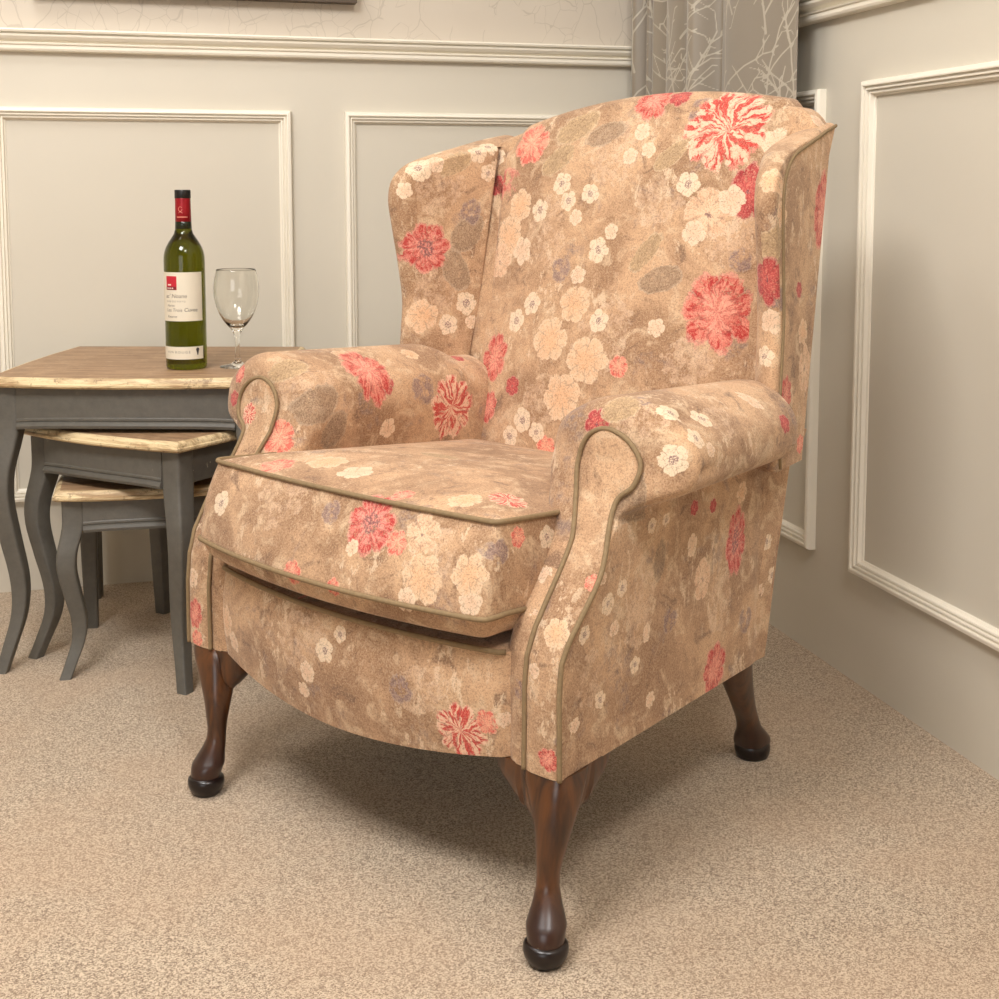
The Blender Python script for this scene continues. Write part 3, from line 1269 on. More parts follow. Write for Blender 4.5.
def front_leg(sx):
    # (z, x, y, half width, squareness); the pad foot turns out past the corner of the seat
    if sx > 0:
        ctr = [(0.0255, .3500, -.0280), (0.034, .3485, -.0260), (0.050, .3435, -.0185), (0.070, .3375, -.0100), (0.085, .3345, -.0060),
               (0.105, .3345, -.0035), (0.125, .3345, .0010), (0.145, .3325, .0070), (0.165, .3275, .0150), (0.185, .3220, .0230), (0.198, .3180, .0290)]
    else:
        ctr = [(0.0255, -.2760, -.0280), (0.034, -.2765, -.0265), (0.050, -.2775, -.0190), (0.070, -.2765, -.0105), (0.085, -.2770, -.0070),
               (0.105, -.2790, -.0045), (0.125, -.2830, .0000), (0.145, -.2900, .0060), (0.165, -.2990, .0140), (0.185, -.3090, .0220), (0.198, -.3160, .0290)]
    rad = [(0.0255, .0205, 2), (0.034, .0238, 2), (0.046, .0222, 2), (0.060, .0172, 2), (0.075, .0136, 2), (0.090, .0134, 2), (0.110, .0160, 2.1),
           (0.130, .0190, 2.3), (0.150, .0230, 2.6), (0.170, .0275, 3.0), (0.185, .0300, 3.4), (0.198, .0305, 4)]
    cp, rp = crom(ctr, 120), crom(rad, 120)
    rings = []
    for z in np.linspace(0.0255, 0.199, 50):
        cx = np.interp(z, cp[:, 0], cp[:, 1])
        cy = np.interp(z, cp[:, 0], cp[:, 2])
        r = np.interp(z, rp[:, 0], rp[:, 1])
        e = np.interp(z, rp[:, 0], rp[:, 2])
        rings.append(superring(cx, cy, z, r, r, 40, e))
    me = rings_mesh('leg', rings, True, True, True)
    bm = bmesh.new()
    bm.from_mesh(me)
    # shaped knee brackets running under the rail and the side
    for dx, dy in ((-sx, 0), (0, 1)):
        prev = None
        for k in range(25):
            t = k / 24
            L = t * 0.076
            zb = 0.124 + 0.050 * t ** 1.15 + (0.019 * ((t - 0.85) / 0.15) ** 2 if t > 0.85 else 0)
            w = 0.0285 - 0.007 * t
            fcx = np.interp(zb, cp[:, 0], cp[:, 1]) * (1 - t) + sx * 0.318 * t
            fcy = np.interp(zb, cp[:, 0], cp[:, 2]) * (1 - t) + 0.029 * t
            nx_, ny_ = -dy, dx
            ring = []
            for q in range(15):
                a = pi * q / 14
                off = -cos(a)
                off = (abs(off) ** 0.7) * (1 if off > 0 else -1)
                zz = 0.199 - (0.199 - zb) * (sin(a) ** 0.8)
                g = (zz - zb) / max(1e-4, 0.199 - zb)
                cx = fcx * (1 - g) + sx * 0.318 * g
                cy = fcy * (1 - g) + 0.029 * g
                ww = w * (0.72 + 0.28 * g) if t < 0.5 else w
                ring.append(bm.verts.new((cx + dx * L + nx_ * off * ww, cy + dy * L + ny_ * off * ww, zz)))
            if prev:
                for j in range(15):
                    bm.faces.new((prev[j], prev[(j + 1) % 15], ring[(j + 1) % 15], ring[j]))
            else:
                bm.faces.new(ring)
            prev = ring
        bm.faces.new(prev[::-1])
    bmesh.ops.recalc_face_normals(bm, faces=bm.faces)
    bm.to_mesh(me)
    bm.free()
    leg = link('leg', me, WOOD, CH, True, 50)
    foot = lathe('pad_foot', [(0.0, 0.0), (0.017, 0.0), (0.0195, 0.003), (0.0240, 0.010), (0.0258, 0.017), (0.0250, 0.023), (0.0215, 0.0265), (0.0, 0.0268)], PAD, leg, 40)
    foot.location = (ctr[0][1], ctr[0][2], 0)
    return leg


def back_leg(sx):
    top = np.array([sx * 0.283, 0.462])
    ft = np.array([sx * 0.240, 0.594])
    rows = [(0.022, 1.00, .024), (0.03, .97, .0245), (0.042, .90, .021), (0.056, .82, .0165), (0.075, .72, .0150), (0.10, .56, .0155),
            (0.13, .38, .0175), (0.16, .20, .0205), (0.185, .06, .0235), (0.199, 0.0, .0250)]
    P = crom(rows, 40)
    rings = []
    for z, t, r in P:
        c = top * (1 - t) + ft * t
        rings.append(superring(c[0], c[1], z, r, r * 1.15, 36, 2.6))
    me = rings_mesh('leg', rings, True, True, True)
    leg = link('leg', me, WOOD, CH, True, 50)
    foot = lathe('pad_foot', [(0.0, 0.0), (0.022, 0.0), (0.0245, 0.003), (0.027, 0.012), (0.0265, 0.020), (0.022, 0.028), (0.0, 0.030)], PAD, leg, 40)
    foot.location = (ft[0], ft[1] - 0.0, 0)
    return leg


for s in (1, -1):
    front_leg(s)
    back_leg(s)

# ------------------------------------------------------------------ printed flowers of the fabric
CR = (0.80, 0.60, 0.41)
KIND = {  # outer, opacity, inner, petals, streak, core
    'red': ((0.50, 0.032, 0.034), 1.0, (0.82, 0.34, 0.25), 7, 0.5, 0.0),
    'redcore': ((0.50, 0.040, 0.042), 1.0, (0.76, 0.30, 0.24), 7, 0.55, 0.38),
    'crimson': ((0.36, 0.024, 0.038), 1.0, (0.58, 0.10, 0.09), 6, 0.5, 0.12),
    'pink': ((0.70, 0.13, 0.10), 1.0, (0.84, 0.42, 0.28), 6, 0.65, 0.0),
    'stripe': ((0.58, 0.05, 0.045), 1.0, (0.84, 0.54, 0.38), 9, 0.95, 0.0),
    'white': ((0.78, 0.60, 0.42), 1.0, (0.80, 0.63, 0.46), 5, 0.3, 0.34),
    'pearl': ((0.78, 0.59, 0.42), 1.0, (0.74, 0.50, 0.34), 5, 0.3, 0.0),
    'cream': ((0.74, 0.52, 0.34), 1.0, (0.72, 0.42, 0.24), 6, 0.4, 0.0),
    'peach': ((0.66, 0.40, 0.25), 1.0, (0.76, 0.54, 0.36), 5, 0.6, 0.16),
    'purple': ((0.20, 0.135, 0.145), 0.55, (0.25, 0.17, 0.175), 3, 0.5, 0.0),
    'blush': ((0.60, 0.40, 0.27), 0.5, (0.66, 0.46, 0.31), 3, 0.6, 0.0),
    'leaf': ((0.50, 0.34, 0.19), 1.0, (0.36, 0.24, 0.14), 0, 0.7, 0.0),
    'leafdark': ((0.25, 0.17, 0.11), 0.66, (0.34, 0.23, 0.15), 0, 0.7, 0.0),
}
# part key, centre (x,y,z in the chair's own frame), normal, radius, kind, turn, stretch
FLOWERS = [
    ('backrest5', (0.040, 0.603, 0.989), (-0.01, -0.67, 0.75), 0.0315, 'red', 1.89, 1.00),
    ('backrest5', (0.085, 0.608, 0.993), (0.02, -0.67, 0.75), 0.0187, 'crimson', 4.79, 1.00),
    ('backrest5', (-0.190, 0.584, 0.928), (-0.11, -0.94, 0.31), 0.0350, 'pink', 5.44, 1.00),
    ('backrest5', (-0.095, 0.586, 0.951), (-0.04, -0.93, 0.37), 0.0211, 'leaf', 0.50, 2.00),
    ('backrest5', (-0.122, 0.569, 0.900), (-0.08, -0.96, 0.25), 0.0179, 'leaf', 0.60, 2.00),
    ('backrest5', (-0.034, 0.579, 0.940), (-0.01, -0.92, 0.39), 0.0175, 'leafdark', 0.30, 2.00),
    ('backrest5', (0.035, 0.580, 0.941), (0.01, -0.92, 0.39), 0.0141, 'pearl', 0.86, 1.00),
    ('backrest5', (0.023, 0.565, 0.904), (0.01, -0.96, 0.28), 0.0125, 'pearl', 5.34, 1.00),
    ('backrest5', (0.055, 0.569, 0.913), (0.03, -0.94, 0.35), 0.0124, 'pearl', 5.06, 1.00),
    ('backrest5', (0.180, 0.588, 0.942), (0.09, -0.94, 0.33), 0.0602, 'stripe', 0.30, 1.10),
    ('backrest5', (0.261, 0.592, 0.920), (0.13, -0.96, 0.25), 0.0207, 'pearl', 1.30, 1.00),
    ('backrest5', (0.134, 0.594, 0.968), (0.04, -0.93, 0.37), 0.0229, 'purple', 2.02, 1.00),
    ('backrest5', (0.096, 0.567, 0.903), (0.06, -0.96, 0.26), 0.0137, 'leaf', 0.70, 2.40),
    ('backrest5', (-0.105, 0.558, 0.862), (-0.08, -0.98, 0.19), 0.0177, 'white', 2.10, 1.00),
    ('backrest5', (-0.087, 0.552, 0.835), (-0.06, -0.98, 0.20), 0.0160, 'white', 6.19, 1.00),
    ('backrest5', (-0.043, 0.552, 0.846), (-0.03, -0.98, 0.20), 0.0158, 'white', 1.00, 1.00),
    ('backrest5', (-0.066, 0.545, 0.810), (-0.05, -0.98, 0.20), 0.0127, 'pearl', 4.63, 1.00),
    ('backrest5', (-0.148, 0.555, 0.820), (-0.12, -0.97, 0.19), 0.0179, 'white', 3.10, 1.00),
    ('backrest5', (-0.198, 0.563, 0.826), (-0.17, -0.97, 0.17), 0.0266, 'cream', 1.54, 1.00),
    ('backrest5', (-0.218, 0.559, 0.776), (-0.21, -0.96, 0.17), 0.0317, 'cream', 0.77, 1.00),
    ('backrest5', (-0.235, 0.555, 0.733), (-0.24, -0.96, 0.16), 0.0268, 'peach', 0.30, 1.00),
    ('backrest5', (-0.180, 0.547, 0.754), (-0.17, -0.97, 0.18), 0.0214, 'pearl', 0.84, 1.00),
    ('backrest5', (-0.013, 0.534, 0.760), (-0.01, -0.98, 0.20), 0.0187, 'white', 3.84, 1.00),
    ('backrest5', (0.007, 0.540, 0.788), (0.00, -0.98, 0.20), 0.0124, 'pearl', 0.39, 1.00),
    ('backrest5', (0.133, 0.561, 0.861), (0.10, -0.98, 0.19), 0.0181, 'white', 4.76, 1.00),
    ('backrest5', (0.171, 0.557, 0.817), (0.15, -0.97, 0.18), 0.0372, 'peach', 2.90, 1.00),
    ('backrest5', (0.152, 0.550, 0.790), (0.14, -0.97, 0.18), 0.0179, 'pearl', 5.98, 1.00),
    ('backrest5', (0.205, 0.567, 0.837), (0.18, -0.97, 0.17), 0.0207, 'pearl', 3.96, 1.00),
    ('backrest5', (0.228, 0.573, 0.849), (0.20, -0.97, 0.16), 0.0295, 'crimson', 1.40, 1.40),
    ('backrest5', (0.076, 0.536, 0.759), (0.06, -0.98, 0.19), 0.0136, 'leaf', 0.90, 2.60),
    ('backrest5', (0.203, 0.538, 0.676), (0.22, -0.96, 0.17), 0.0558, 'red', 4.82, 1.00),
    ('backrest5', (0.110, 0.516, 0.648), (0.11, -0.96, 0.25), 0.0135, 'pearl', 2.48, 1.00),
    ('backrest5', (-0.139, 0.525, 0.669), (-0.14, -0.97, 0.20), 0.0178, 'white', 4.20, 1.00),
    ('backrest5', (-0.171, 0.523, 0.640), (-0.18, -0.95, 0.24), 0.0179, 'white', 0.15, 1.00),
    ('backrest5', (-0.047, 0.518, 0.675), (-0.04, -0.98, 0.20), 0.0282, 'cream', 0.90, 1.00),
    ('backrest5', (-0.085, 0.505, 0.617), (-0.08, -0.96, 0.26), 0.0332, 'cream', 2.26, 1.00),
    ('backrest5', (-0.006, 0.496, 0.592), (-0.00, -0.99, 0.17), 0.0354, 'cream', 5.22, 1.00),
    ('backrest5', (-0.045, 0.486, 0.534), (-0.04, -0.98, 0.17), 0.0358, 'cream', 0.30, 1.00),
    ('backrest5', (-0.215, 0.518, 0.576), (-0.24, -0.95, 0.20), 0.0298, 'red', 1.40, 1.40),
    ('backrest5', (-0.158, 0.498, 0.537), (-0.16, -0.97, 0.19), 0.0162, 'crimson', 5.82, 1.00),
    ('backrest5', (-0.213, 0.501, 0.495), (-0.21, -0.96, 0.17), 0.0198, 'red', 1.30, 1.30),
    ('backrest5', (0.055, 0.496, 0.588), (0.05, -0.98, 0.17), 0.0166, 'pink', 5.16, 1.00),
    ('backrest5', (-0.047, 0.527, 0.720), (-0.04, -0.98, 0.20), 0.0141, 'pearl', 5.47, 1.00),
    ('backrest5', (0.006, 0.511, 0.651), (0.00, -0.97, 0.26), 0.0169, 'white', 5.48, 1.00),
    ('backrest5', (-0.126, 0.485, 0.487), (-0.11, -0.99, 0.11), 0.0192, 'white', 0.70, 1.00),
    ('backrest5', (-0.151, 0.484, 0.458), (-0.12, -0.98, 0.13), 0.0162, 'white', 4.30, 1.00),
    ('backrest5', (-0.092, 0.480, 0.472), (-0.07, -0.99, 0.10), 0.0159, 'white', 0.92, 1.00),
    ('backrest5', (-0.071, 0.477, 0.450), (-0.05, -0.99, 0.10), 0.0189, 'pink', 6.01, 1.00),
    ('backrest5', (0.106, 0.530, 0.719), (0.10, -0.98, 0.19), 0.0180, 'leafdark', 0.30, 2.00),
    ('backrest5', (-0.085, 0.530, 0.726), (-0.08, -0.98, 0.19), 0.0191, 'purple', 4.54, 1.00),
    ('backrest5', (0.227, 0.556, 0.751), (0.22, -0.96, 0.16), 0.0176, 'purple', 0.96, 1.00),
    ('arm0', (0.345, 0.147, 0.609), (0.15, -0.10, 0.98), 0.0140, 'purple', 4.48, 1.00),
    ('wing6', (0.358, 0.443, 0.820), (0.99, 0.16, 0.00), 0.0174, 'cream', 5.16, 1.00),
    ('wing6', (0.359, 0.428, 0.784), (0.94, -0.32, -0.09), 0.0146, 'leaf', 1.50, 1.60),
    ('wing6', (0.346, 0.431, 0.732), (-0.05, -0.99, -0.16), 0.0241, 'crimson', 1.50, 1.30),
    ('wing6', (0.357, 0.443, 0.708), (0.98, -0.19, -0.05), 0.0148, 'purple', 1.32, 1.00),
    ('wing6', (0.346, 0.438, 0.678), (-0.05, -0.99, -0.09), 0.0162, 'pearl', 0.04, 1.00),
    ('wing6', (0.338, 0.439, 0.632), (-0.35, -0.93, 0.09), 0.0136, 'white', 1.56, 1.00),
    ('wing6', (0.353, 0.419, 0.864), (0.24, -0.88, 0.41), 0.0159, 'cream', 3.26, 1.00),
    ('outside_back4', (0.311, 0.620, 0.948), (0.81, 0.00, 0.59), 0.0133, 'pearl', 2.08, 1.00),
    ('wing6', (0.332, 0.600, 0.821), (0.99, 0.16, 0.00), 0.0320, 'red', 1.50, 1.60),
    ('wing6', (0.346, 0.514, 0.716), (0.99, 0.16, 0.00), 0.0112, 'crimson', 0.97, 1.00),
    ('wing6', (0.341, 0.541, 0.606), (0.99, 0.16, 0.00), 0.0213, 'peach', 1.50, 1.50),
    ('wing6', (0.353, 0.472, 0.576), (0.99, 0.16, 0.00), 0.0193, 'red', 1.50, 1.40),
    ('arm0', (0.393, 0.399, 0.553), (0.93, 0.12, 0.35), 0.0132, 'crimson', 4.25, 1.00),
    ('wing6', (0.343, 0.531, 0.501), (0.99, 0.16, -0.00), 0.0129, 'pink', 5.72, 1.00),
    ('wing6', (0.343, 0.533, 0.657), (0.99, 0.16, 0.00), 0.0170, 'cream', 0.79, 1.00),
    ('wing7', (-0.314, 0.459, 0.757), (0.93, -0.36, 0.00), 0.0399, 'redcore', 2.78, 1.00),
    ('wing7', (-0.323, 0.451, 0.890), (0.45, -0.57, 0.68), 0.0199, 'white', 3.47, 1.00),
    ('wing7', (-0.309, 0.477, 0.899), (0.64, -0.48, 0.60), 0.0150, 'pearl', 2.93, 1.00),
    ('wing7', (-0.282, 0.552, 0.916), (0.66, -0.33, 0.68), 0.0153, 'white', 5.18, 1.00),
    ('wing7', (-0.282, 0.578, 0.925), (0.38, -0.27, 0.88), 0.0154, 'white', 2.05, 1.00),
    ('outside_back4', (-0.276, 0.596, 0.907), (-0.00, -0.98, 0.20), 0.0155, 'white', 0.68, 1.00),
    ('wing7', (-0.274, 0.568, 0.881), (0.94, -0.34, 0.02), 0.0136, 'white', 4.91, 1.00),
    ('outside_back4', (-0.270, 0.587, 0.859), (-0.00, -0.98, 0.20), 0.0171, 'crimson', 3.39, 1.00),
    ('wing7', (-0.329, 0.424, 0.852), (0.71, -0.70, 0.10), 0.0132, 'pearl', 0.82, 1.00),
    ('wing7', (-0.286, 0.529, 0.779), (0.93, -0.36, 0.02), 0.0219, 'leafdark', 0.80, 1.60),
    ('wing7', (-0.293, 0.509, 0.719), (0.93, -0.37, 0.02), 0.0218, 'leafdark', 2.00, 1.60),
    ('wing7', (-0.284, 0.537, 0.816), (0.93, -0.35, 0.02), 0.0203, 'purple', 2.91, 1.00),
    ('wing7', (-0.318, 0.453, 0.644), (0.73, -0.68, 0.04), 0.0267, 'cream', 2.50, 1.00),
    ('wing7', (-0.285, 0.525, 0.663), (0.92, -0.39, 0.04), 0.0186, 'white', 4.79, 1.00),
    ('wing7', (-0.297, 0.494, 0.627), (0.91, -0.40, 0.03), 0.0168, 'white', 0.55, 1.00),
    ('wing7', (-0.280, 0.534, 0.630), (0.91, -0.40, 0.05), 0.0118, 'pearl', 2.82, 1.00),
    ('wing7', (-0.295, 0.512, 0.896), (0.94, -0.34, 0.01), 0.0151, 'leaf', 0.50, 2.00),
    ('arm2', (-0.245, 0.259, 0.581), (0.58, 0.03, 0.82), 0.0368, 'red', 0.10, 1.40),
    ('arm2', (-0.225, 0.278, 0.558), (0.94, 0.01, 0.34), 0.0184, 'crimson', 2.20, 1.00),
    ('arm2', (-0.221, 0.423, 0.505), (1.00, -0.00, -0.06), 0.0436, 'stripe', 1.50, 1.10),
    ('arm2', (-0.222, 0.360, 0.540), (0.98, 0.01, 0.20), 0.0236, 'purple', 5.10, 1.00),
    ('arm2', (-0.222, 0.147, 0.543), (0.97, -0.15, 0.17), 0.0235, 'leafdark', 0.50, 1.50),
    ('arm2', (-0.223, 0.174, 0.501), (0.98, -0.00, -0.19), 0.0193, 'leafdark', 1.00, 1.50),
    ('arm2', (-0.224, 0.284, 0.489), (0.98, -0.01, -0.19), 0.0154, 'pearl', 2.24, 1.00),
    ('arm2', (-0.382, 0.126, 0.575), (-0.23, -0.92, 0.32), 0.0139, 'red', 4.34, 1.00),
    ('arm2', (-0.389, 0.120, 0.538), (-0.21, -0.97, 0.15), 0.0124, 'crimson', 4.76, 1.00),
    ('arm_facing3', (-0.338, 0.108, 0.521), (-0.01, -0.96, 0.26), 0.0152, 'stripe', 5.79, 1.00),
    ('arm2', (-0.267, 0.106, 0.493), (0.18, -0.89, 0.41), 0.0266, 'pink', 0.69, 1.00),
    ('arm2', (-0.278, 0.131, 0.591), (0.27, -0.73, 0.63), 0.0178, 'leaf', 0.30, 1.80),
    ('arm2', (-0.286, 0.247, 0.602), (0.29, 0.04, 0.96), 0.0170, 'cream', 2.20, 1.00),
    ('arm2', (-0.271, 0.378, 0.591), (0.41, 0.03, 0.91), 0.0161, 'cream', 2.24, 1.00),
    ('arm2', (-0.269, 0.481, 0.575), (0.18, 0.00, 0.98), 0.0150, 'crimson', 0.49, 1.00),
    ('seat_cushion9', (-0.152, 0.012, 0.484), (-0.01, -0.17, 0.99), 0.0247, 'pink', 3.29, 1.00),
    ('seat_cushion9', (-0.096, 0.052, 0.490), (-0.01, -0.09, 1.00), 0.0271, 'cream', 2.62, 1.00),
    ('seat_cushion9', (-0.025, 0.037, 0.489), (-0.00, -0.12, 0.99), 0.0236, 'pearl', 1.52, 1.00),
    ('seat_cushion9', (0.098, 0.004, 0.483), (0.01, -0.18, 0.98), 0.0135, 'pink', 2.97, 1.00),
    ('seat_cushion9', (0.181, 0.026, 0.486), (0.01, -0.15, 0.99), 0.0203, 'cream', 1.34, 1.00),
    ('seat_cushion9', (0.215, 0.063, 0.485), (0.21, 0.09, 0.97), 0.0228, 'stripe', 4.32, 1.00),
    ('seat_cushion9', (-0.022, 0.190, 0.487), (0.00, 0.11, 0.99), 0.0153, 'leaf', 0.00, 2.00),
    ('seat_cushion9', (-0.219, -0.033, 0.430), (-0.13, -0.93, 0.34), 0.0168, 'white', 5.22, 1.00),
    ('seat_cushion9', (0.082, -0.036, 0.452), (0.04, -0.87, 0.48), 0.0367, 'redcore', 0.23, 1.00),
    ('seat_cushion9', (0.130, -0.040, 0.438), (0.08, -0.90, 0.42), 0.0156, 'pink', 5.29, 1.00),
    ('seat_cushion9', (0.164, -0.030, 0.453), (0.08, -0.89, 0.44), 0.0236, 'peach', 1.73, 1.00),
    ('seat_cushion9', (0.065, -0.051, 0.423), (0.04, -0.92, 0.38), 0.0098, 'pearl', 2.12, 1.00),
    ('seat_cushion9', (0.010, -0.036, 0.455), (0.01, -0.86, 0.51), 0.0151, 'purple', 2.95, 1.00),
    ('seat_cushion9', (0.179, -0.046, 0.406), (0.13, -0.95, 0.27), 0.0282, 'cream', 0.03, 1.00),
    ('seat_cushion9', (0.161, -0.055, 0.380), (0.14, -0.97, 0.21), 0.0130, 'pearl', 2.70, 1.00),
    ('seat_cushion9', (0.240, -0.033, 0.420), (0.16, -0.95, 0.26), 0.0230, 'cream', 4.42, 1.00),
    ('seat_cushion9', (0.247, -0.038, 0.390), (0.20, -0.97, 0.16), 0.0138, 'pearl', 1.59, 1.00),
    ('seat_cushion9', (0.267, -0.010, 0.447), (0.98, -0.09, 0.16), 0.0137, 'purple', 0.80, 1.00),
    ('seat_cushion9', (0.266, 0.022, 0.457), (0.99, 0.01, 0.17), 0.0116, 'pink', 5.81, 1.00),
    ('seat_cushion9', (-0.030, -0.067, 0.378), (-0.02, -0.97, 0.25), 0.0154, 'pink', 1.40, 1.00),
    ('seat_cushion9', (0.047, -0.066, 0.373), (0.04, -0.96, -0.28), 0.0112, 'pink', 5.77, 1.00),
    ('seat_base8', (-0.249, -0.008, 0.251), (-0.28, -0.96, -0.04), 0.0220, 'cream', 1.32, 1.00),
    ('seat_base8', (-0.226, -0.012, 0.228), (-0.25, -0.96, -0.13), 0.0145, 'pearl', 0.20, 1.00),
    ('seat_base8', (-0.003, -0.040, 0.276), (-0.00, -0.99, 0.11), 0.0157, 'white', 3.09, 1.00),
    ('seat_base8', (0.023, -0.035, 0.302), (0.02, -0.98, 0.19), 0.0103, 'white', 0.86, 1.00),
    ('seat_base8', (0.210, -0.015, 0.223), (0.23, -0.96, -0.14), 0.0330, 'stripe', 6.06, 1.00),
    ('seat_base8', (0.245, -0.008, 0.241), (0.27, -0.96, -0.08), 0.0144, 'pink', 2.13, 1.00),
    ('seat_base8', (-0.036, -0.040, 0.240), (-0.04, -1.00, -0.05), 0.0133, 'pearl', 5.39, 1.00),
    ('seat_base8', (-0.047, -0.037, 0.213), (-0.05, -0.99, -0.15), 0.0108, 'pearl', 6.26, 1.00),
    ('seat_base8', (0.127, -0.033, 0.256), (0.13, -0.99, 0.02), 0.0174, 'purple', 4.10, 1.00),
    ('seat_base8', (-0.071, -0.009, 0.325), (-0.00, -0.00, 1.00), 0.0148, 'stripe', 3.31, 1.00),
    ('seat_base8', (-0.021, -0.009, 0.325), (-0.00, -0.00, 1.00), 0.0119, 'crimson', 0.88, 1.00),
    ('arm_facing3', (-0.328, -0.003, 0.245), (-0.01, -1.00, -0.00), 0.0166, 'red', 1.50, 1.30),
    ('arm_facing3', (-0.332, -0.003, 0.296), (-0.05, -0.99, 0.10), 0.0135, 'pearl', 3.11, 1.00),
    ('arm_facing3', (-0.324, -0.003, 0.209), (-0.00, -1.00, -0.00), 0.0122, 'pink', 4.91, 1.00),
    ('arm0', (0.301, 0.122, 0.579), (-0.07, -0.97, 0.22), 0.0177, 'crimson', 3.40, 1.00),
    ('arm0', (0.382, 0.156, 0.597), (0.60, 0.19, 0.77), 0.0151, 'white', 4.82, 1.00),
    ('arm0', (0.393, 0.204, 0.585), (0.46, 0.04, 0.89), 0.0143, 'white', 4.39, 1.00),
    ('arm0', (0.415, 0.158, 0.571), (0.74, 0.10, 0.66), 0.0127, 'white', 4.26, 1.00),
    ('arm0', (0.406, 0.127, 0.549), (0.37, -0.91, 0.20), 0.0171, 'white', 4.45, 1.00),
    ('arm0', (0.422, 0.179, 0.555), (0.94, 0.13, 0.32), 0.0093, 'pearl', 4.85, 1.00),
    ('arm0', (0.329, 0.130, 0.600), (0.04, -0.81, 0.59), 0.0164, 'leaf', 0.40, 1.40),
    ('seat_cushion9', (0.267, 0.073, 0.447), (0.99, 0.01, 0.15), 0.0131, 'white', 3.98, 1.00),
    ('arm0', (0.279, 0.055, 0.409), (-0.16, -0.80, 0.58), 0.0106, 'pearl', 1.03, 1.00),
    ('arm0', (0.286, 0.027, 0.372), (-0.08, -0.81, 0.57), 0.0070, 'pearl', 1.14, 1.00),
    ('arm_facing1', (0.350, 0.052, 0.413), (0.22, -0.79, 0.57), 0.0103, 'pink', 0.57, 1.00),
    ('arm_facing1', (0.330, 0.013, 0.361), (0.01, -0.82, 0.57), 0.0160, 'cream', 5.31, 1.00),
    ('arm0', (0.346, 0.043, 0.355), (1.00, 0.07, -0.06), 0.0104, 'white', 3.33, 1.00),
    ('arm_facing1', (0.309, -0.001, 0.316), (-0.05, -0.99, 0.10), 0.0081, 'pearl', 1.35, 1.00),
    ('arm_facing1', (0.332, -0.003, 0.220), (0.05, -1.00, 0.00), 0.0129, 'red', 3.76, 1.00),
    ('arm0', (0.344, 0.089, 0.379), (1.00, 0.07, -0.07), 0.0129, 'white', 2.52, 1.00),
    ('arm0', (0.348, 0.075, 0.413), (0.99, 0.08, -0.07), 0.0081, 'pearl', 4.09, 1.00),
    ('arm0', (0.343, 0.118, 0.391), (1.00, 0.07, -0.06), 0.0107, 'white', 5.94, 1.00),
    ('arm0', (0.341, 0.106, 0.345), (1.00, 0.07, -0.05), 0.0096, 'pearl', 1.21, 1.00),
    ('arm0', (0.336, 0.178, 0.320), (1.00, 0.07, -0.01), 0.0087, 'pearl', 1.50, 1.40),
    ('arm0', (0.337, 0.153, 0.288), (1.00, 0.07, 0.00), 0.0112, 'white', 0.27, 1.00),
    ('arm0', (0.343, 0.177, 0.453), (0.99, 0.08, -0.08), 0.0097, 'white', 3.94, 1.00),
    ('arm0', (0.340, 0.211, 0.454), (0.99, 0.08, -0.08), 0.0086, 'white', 2.18, 1.00),
    ('arm0', (0.322, 0.401, 0.386), (1.00, 0.07, -0.02), 0.0261, 'redcore', 1.50, 1.70),
    ('arm0', (0.332, 0.281, 0.407), (1.00, 0.07, -0.04), 0.0116, 'pearl', 1.50, 1.30),
    ('arm0', (0.328, 0.312, 0.354), (1.00, 0.07, -0.04), 0.0198, 'peach', 1.50, 1.30),
    ('arm0', (0.334, 0.281, 0.455), (0.99, 0.08, -0.07), 0.0102, 'crimson', 4.94, 1.00),
    ('arm0', (0.330, 0.332, 0.447), (1.00, 0.08, -0.04), 0.0092, 'crimson', 5.47, 1.00),
    ('outside_back4', (0.314, 0.497, 0.365), (1.00, 0.00, -0.01), 0.0130, 'white', 4.18, 1.00),
    ('outside_back4', (0.313, 0.514, 0.313), (1.00, 0.00, -0.01), 0.0117, 'white', 3.49, 1.00),
    ('outside_back4', (0.313, 0.485, 0.298), (1.00, 0.00, -0.01), 0.0087, 'pearl', 1.07, 1.00),
    ('arm0', (0.324, 0.350, 0.223), (1.00, 0.07, -0.02), 0.0276, 'red', 1.30, 1.20),
    ('arm0', (0.323, 0.413, 0.450), (1.00, 0.08, -0.03), 0.0137, 'cream', 2.10, 1.00),
    ('arm0', (0.338, 0.202, 0.405), (1.00, 0.07, -0.05), 0.0124, 'leafdark', 1.50, 2.00),
    ('arm0', (0.370, 0.351, 0.587), (0.55, 0.08, 0.83), 0.0116, 'pearl', 0.70, 1.80),
    ('arm0', (0.286, 0.003, 0.287), (-0.10, -0.99, 0.00), 0.0118, 'purple', 4.54, 1.00),
    ('seat_base8', (0.263, 0.002, 0.246), (0.84, -0.54, -0.03), 0.0096, 'pearl', 2.29, 1.00),
    ('backrest5', (0.002, 0.568, 0.914), (0.00, -0.93, 0.37), 0.0470, 'blush', 0.50, 1.30),
    ('backrest5', (-0.129, 0.545, 0.780), (-0.11, -0.98, 0.19), 0.0420, 'blush', 1.50, 1.30),
    ('backrest5', (0.015, 0.504, 0.624), (0.01, -0.97, 0.26), 0.0460, 'blush', 1.00, 1.30),
    ('backrest5', (0.171, 0.514, 0.606), (0.19, -0.95, 0.24), 0.0324, 'blush', 0.30, 1.40),
    ('backrest5', (-0.090, 0.487, 0.522), (-0.08, -0.98, 0.18), 0.0348, 'blush', 1.20, 1.20),
    ('backrest5', (0.209, 0.557, 0.780), (0.20, -0.97, 0.17), 0.0324, 'blush', 1.00, 1.30),
    ('backrest5', (0.089, 0.552, 0.837), (0.07, -0.98, 0.20), 0.0334, 'blush', 0.40, 1.40),
    ('wing7', (-0.305, 0.484, 0.852), (0.94, -0.35, 0.01), 0.0367, 'blush', 0.50, 1.30),
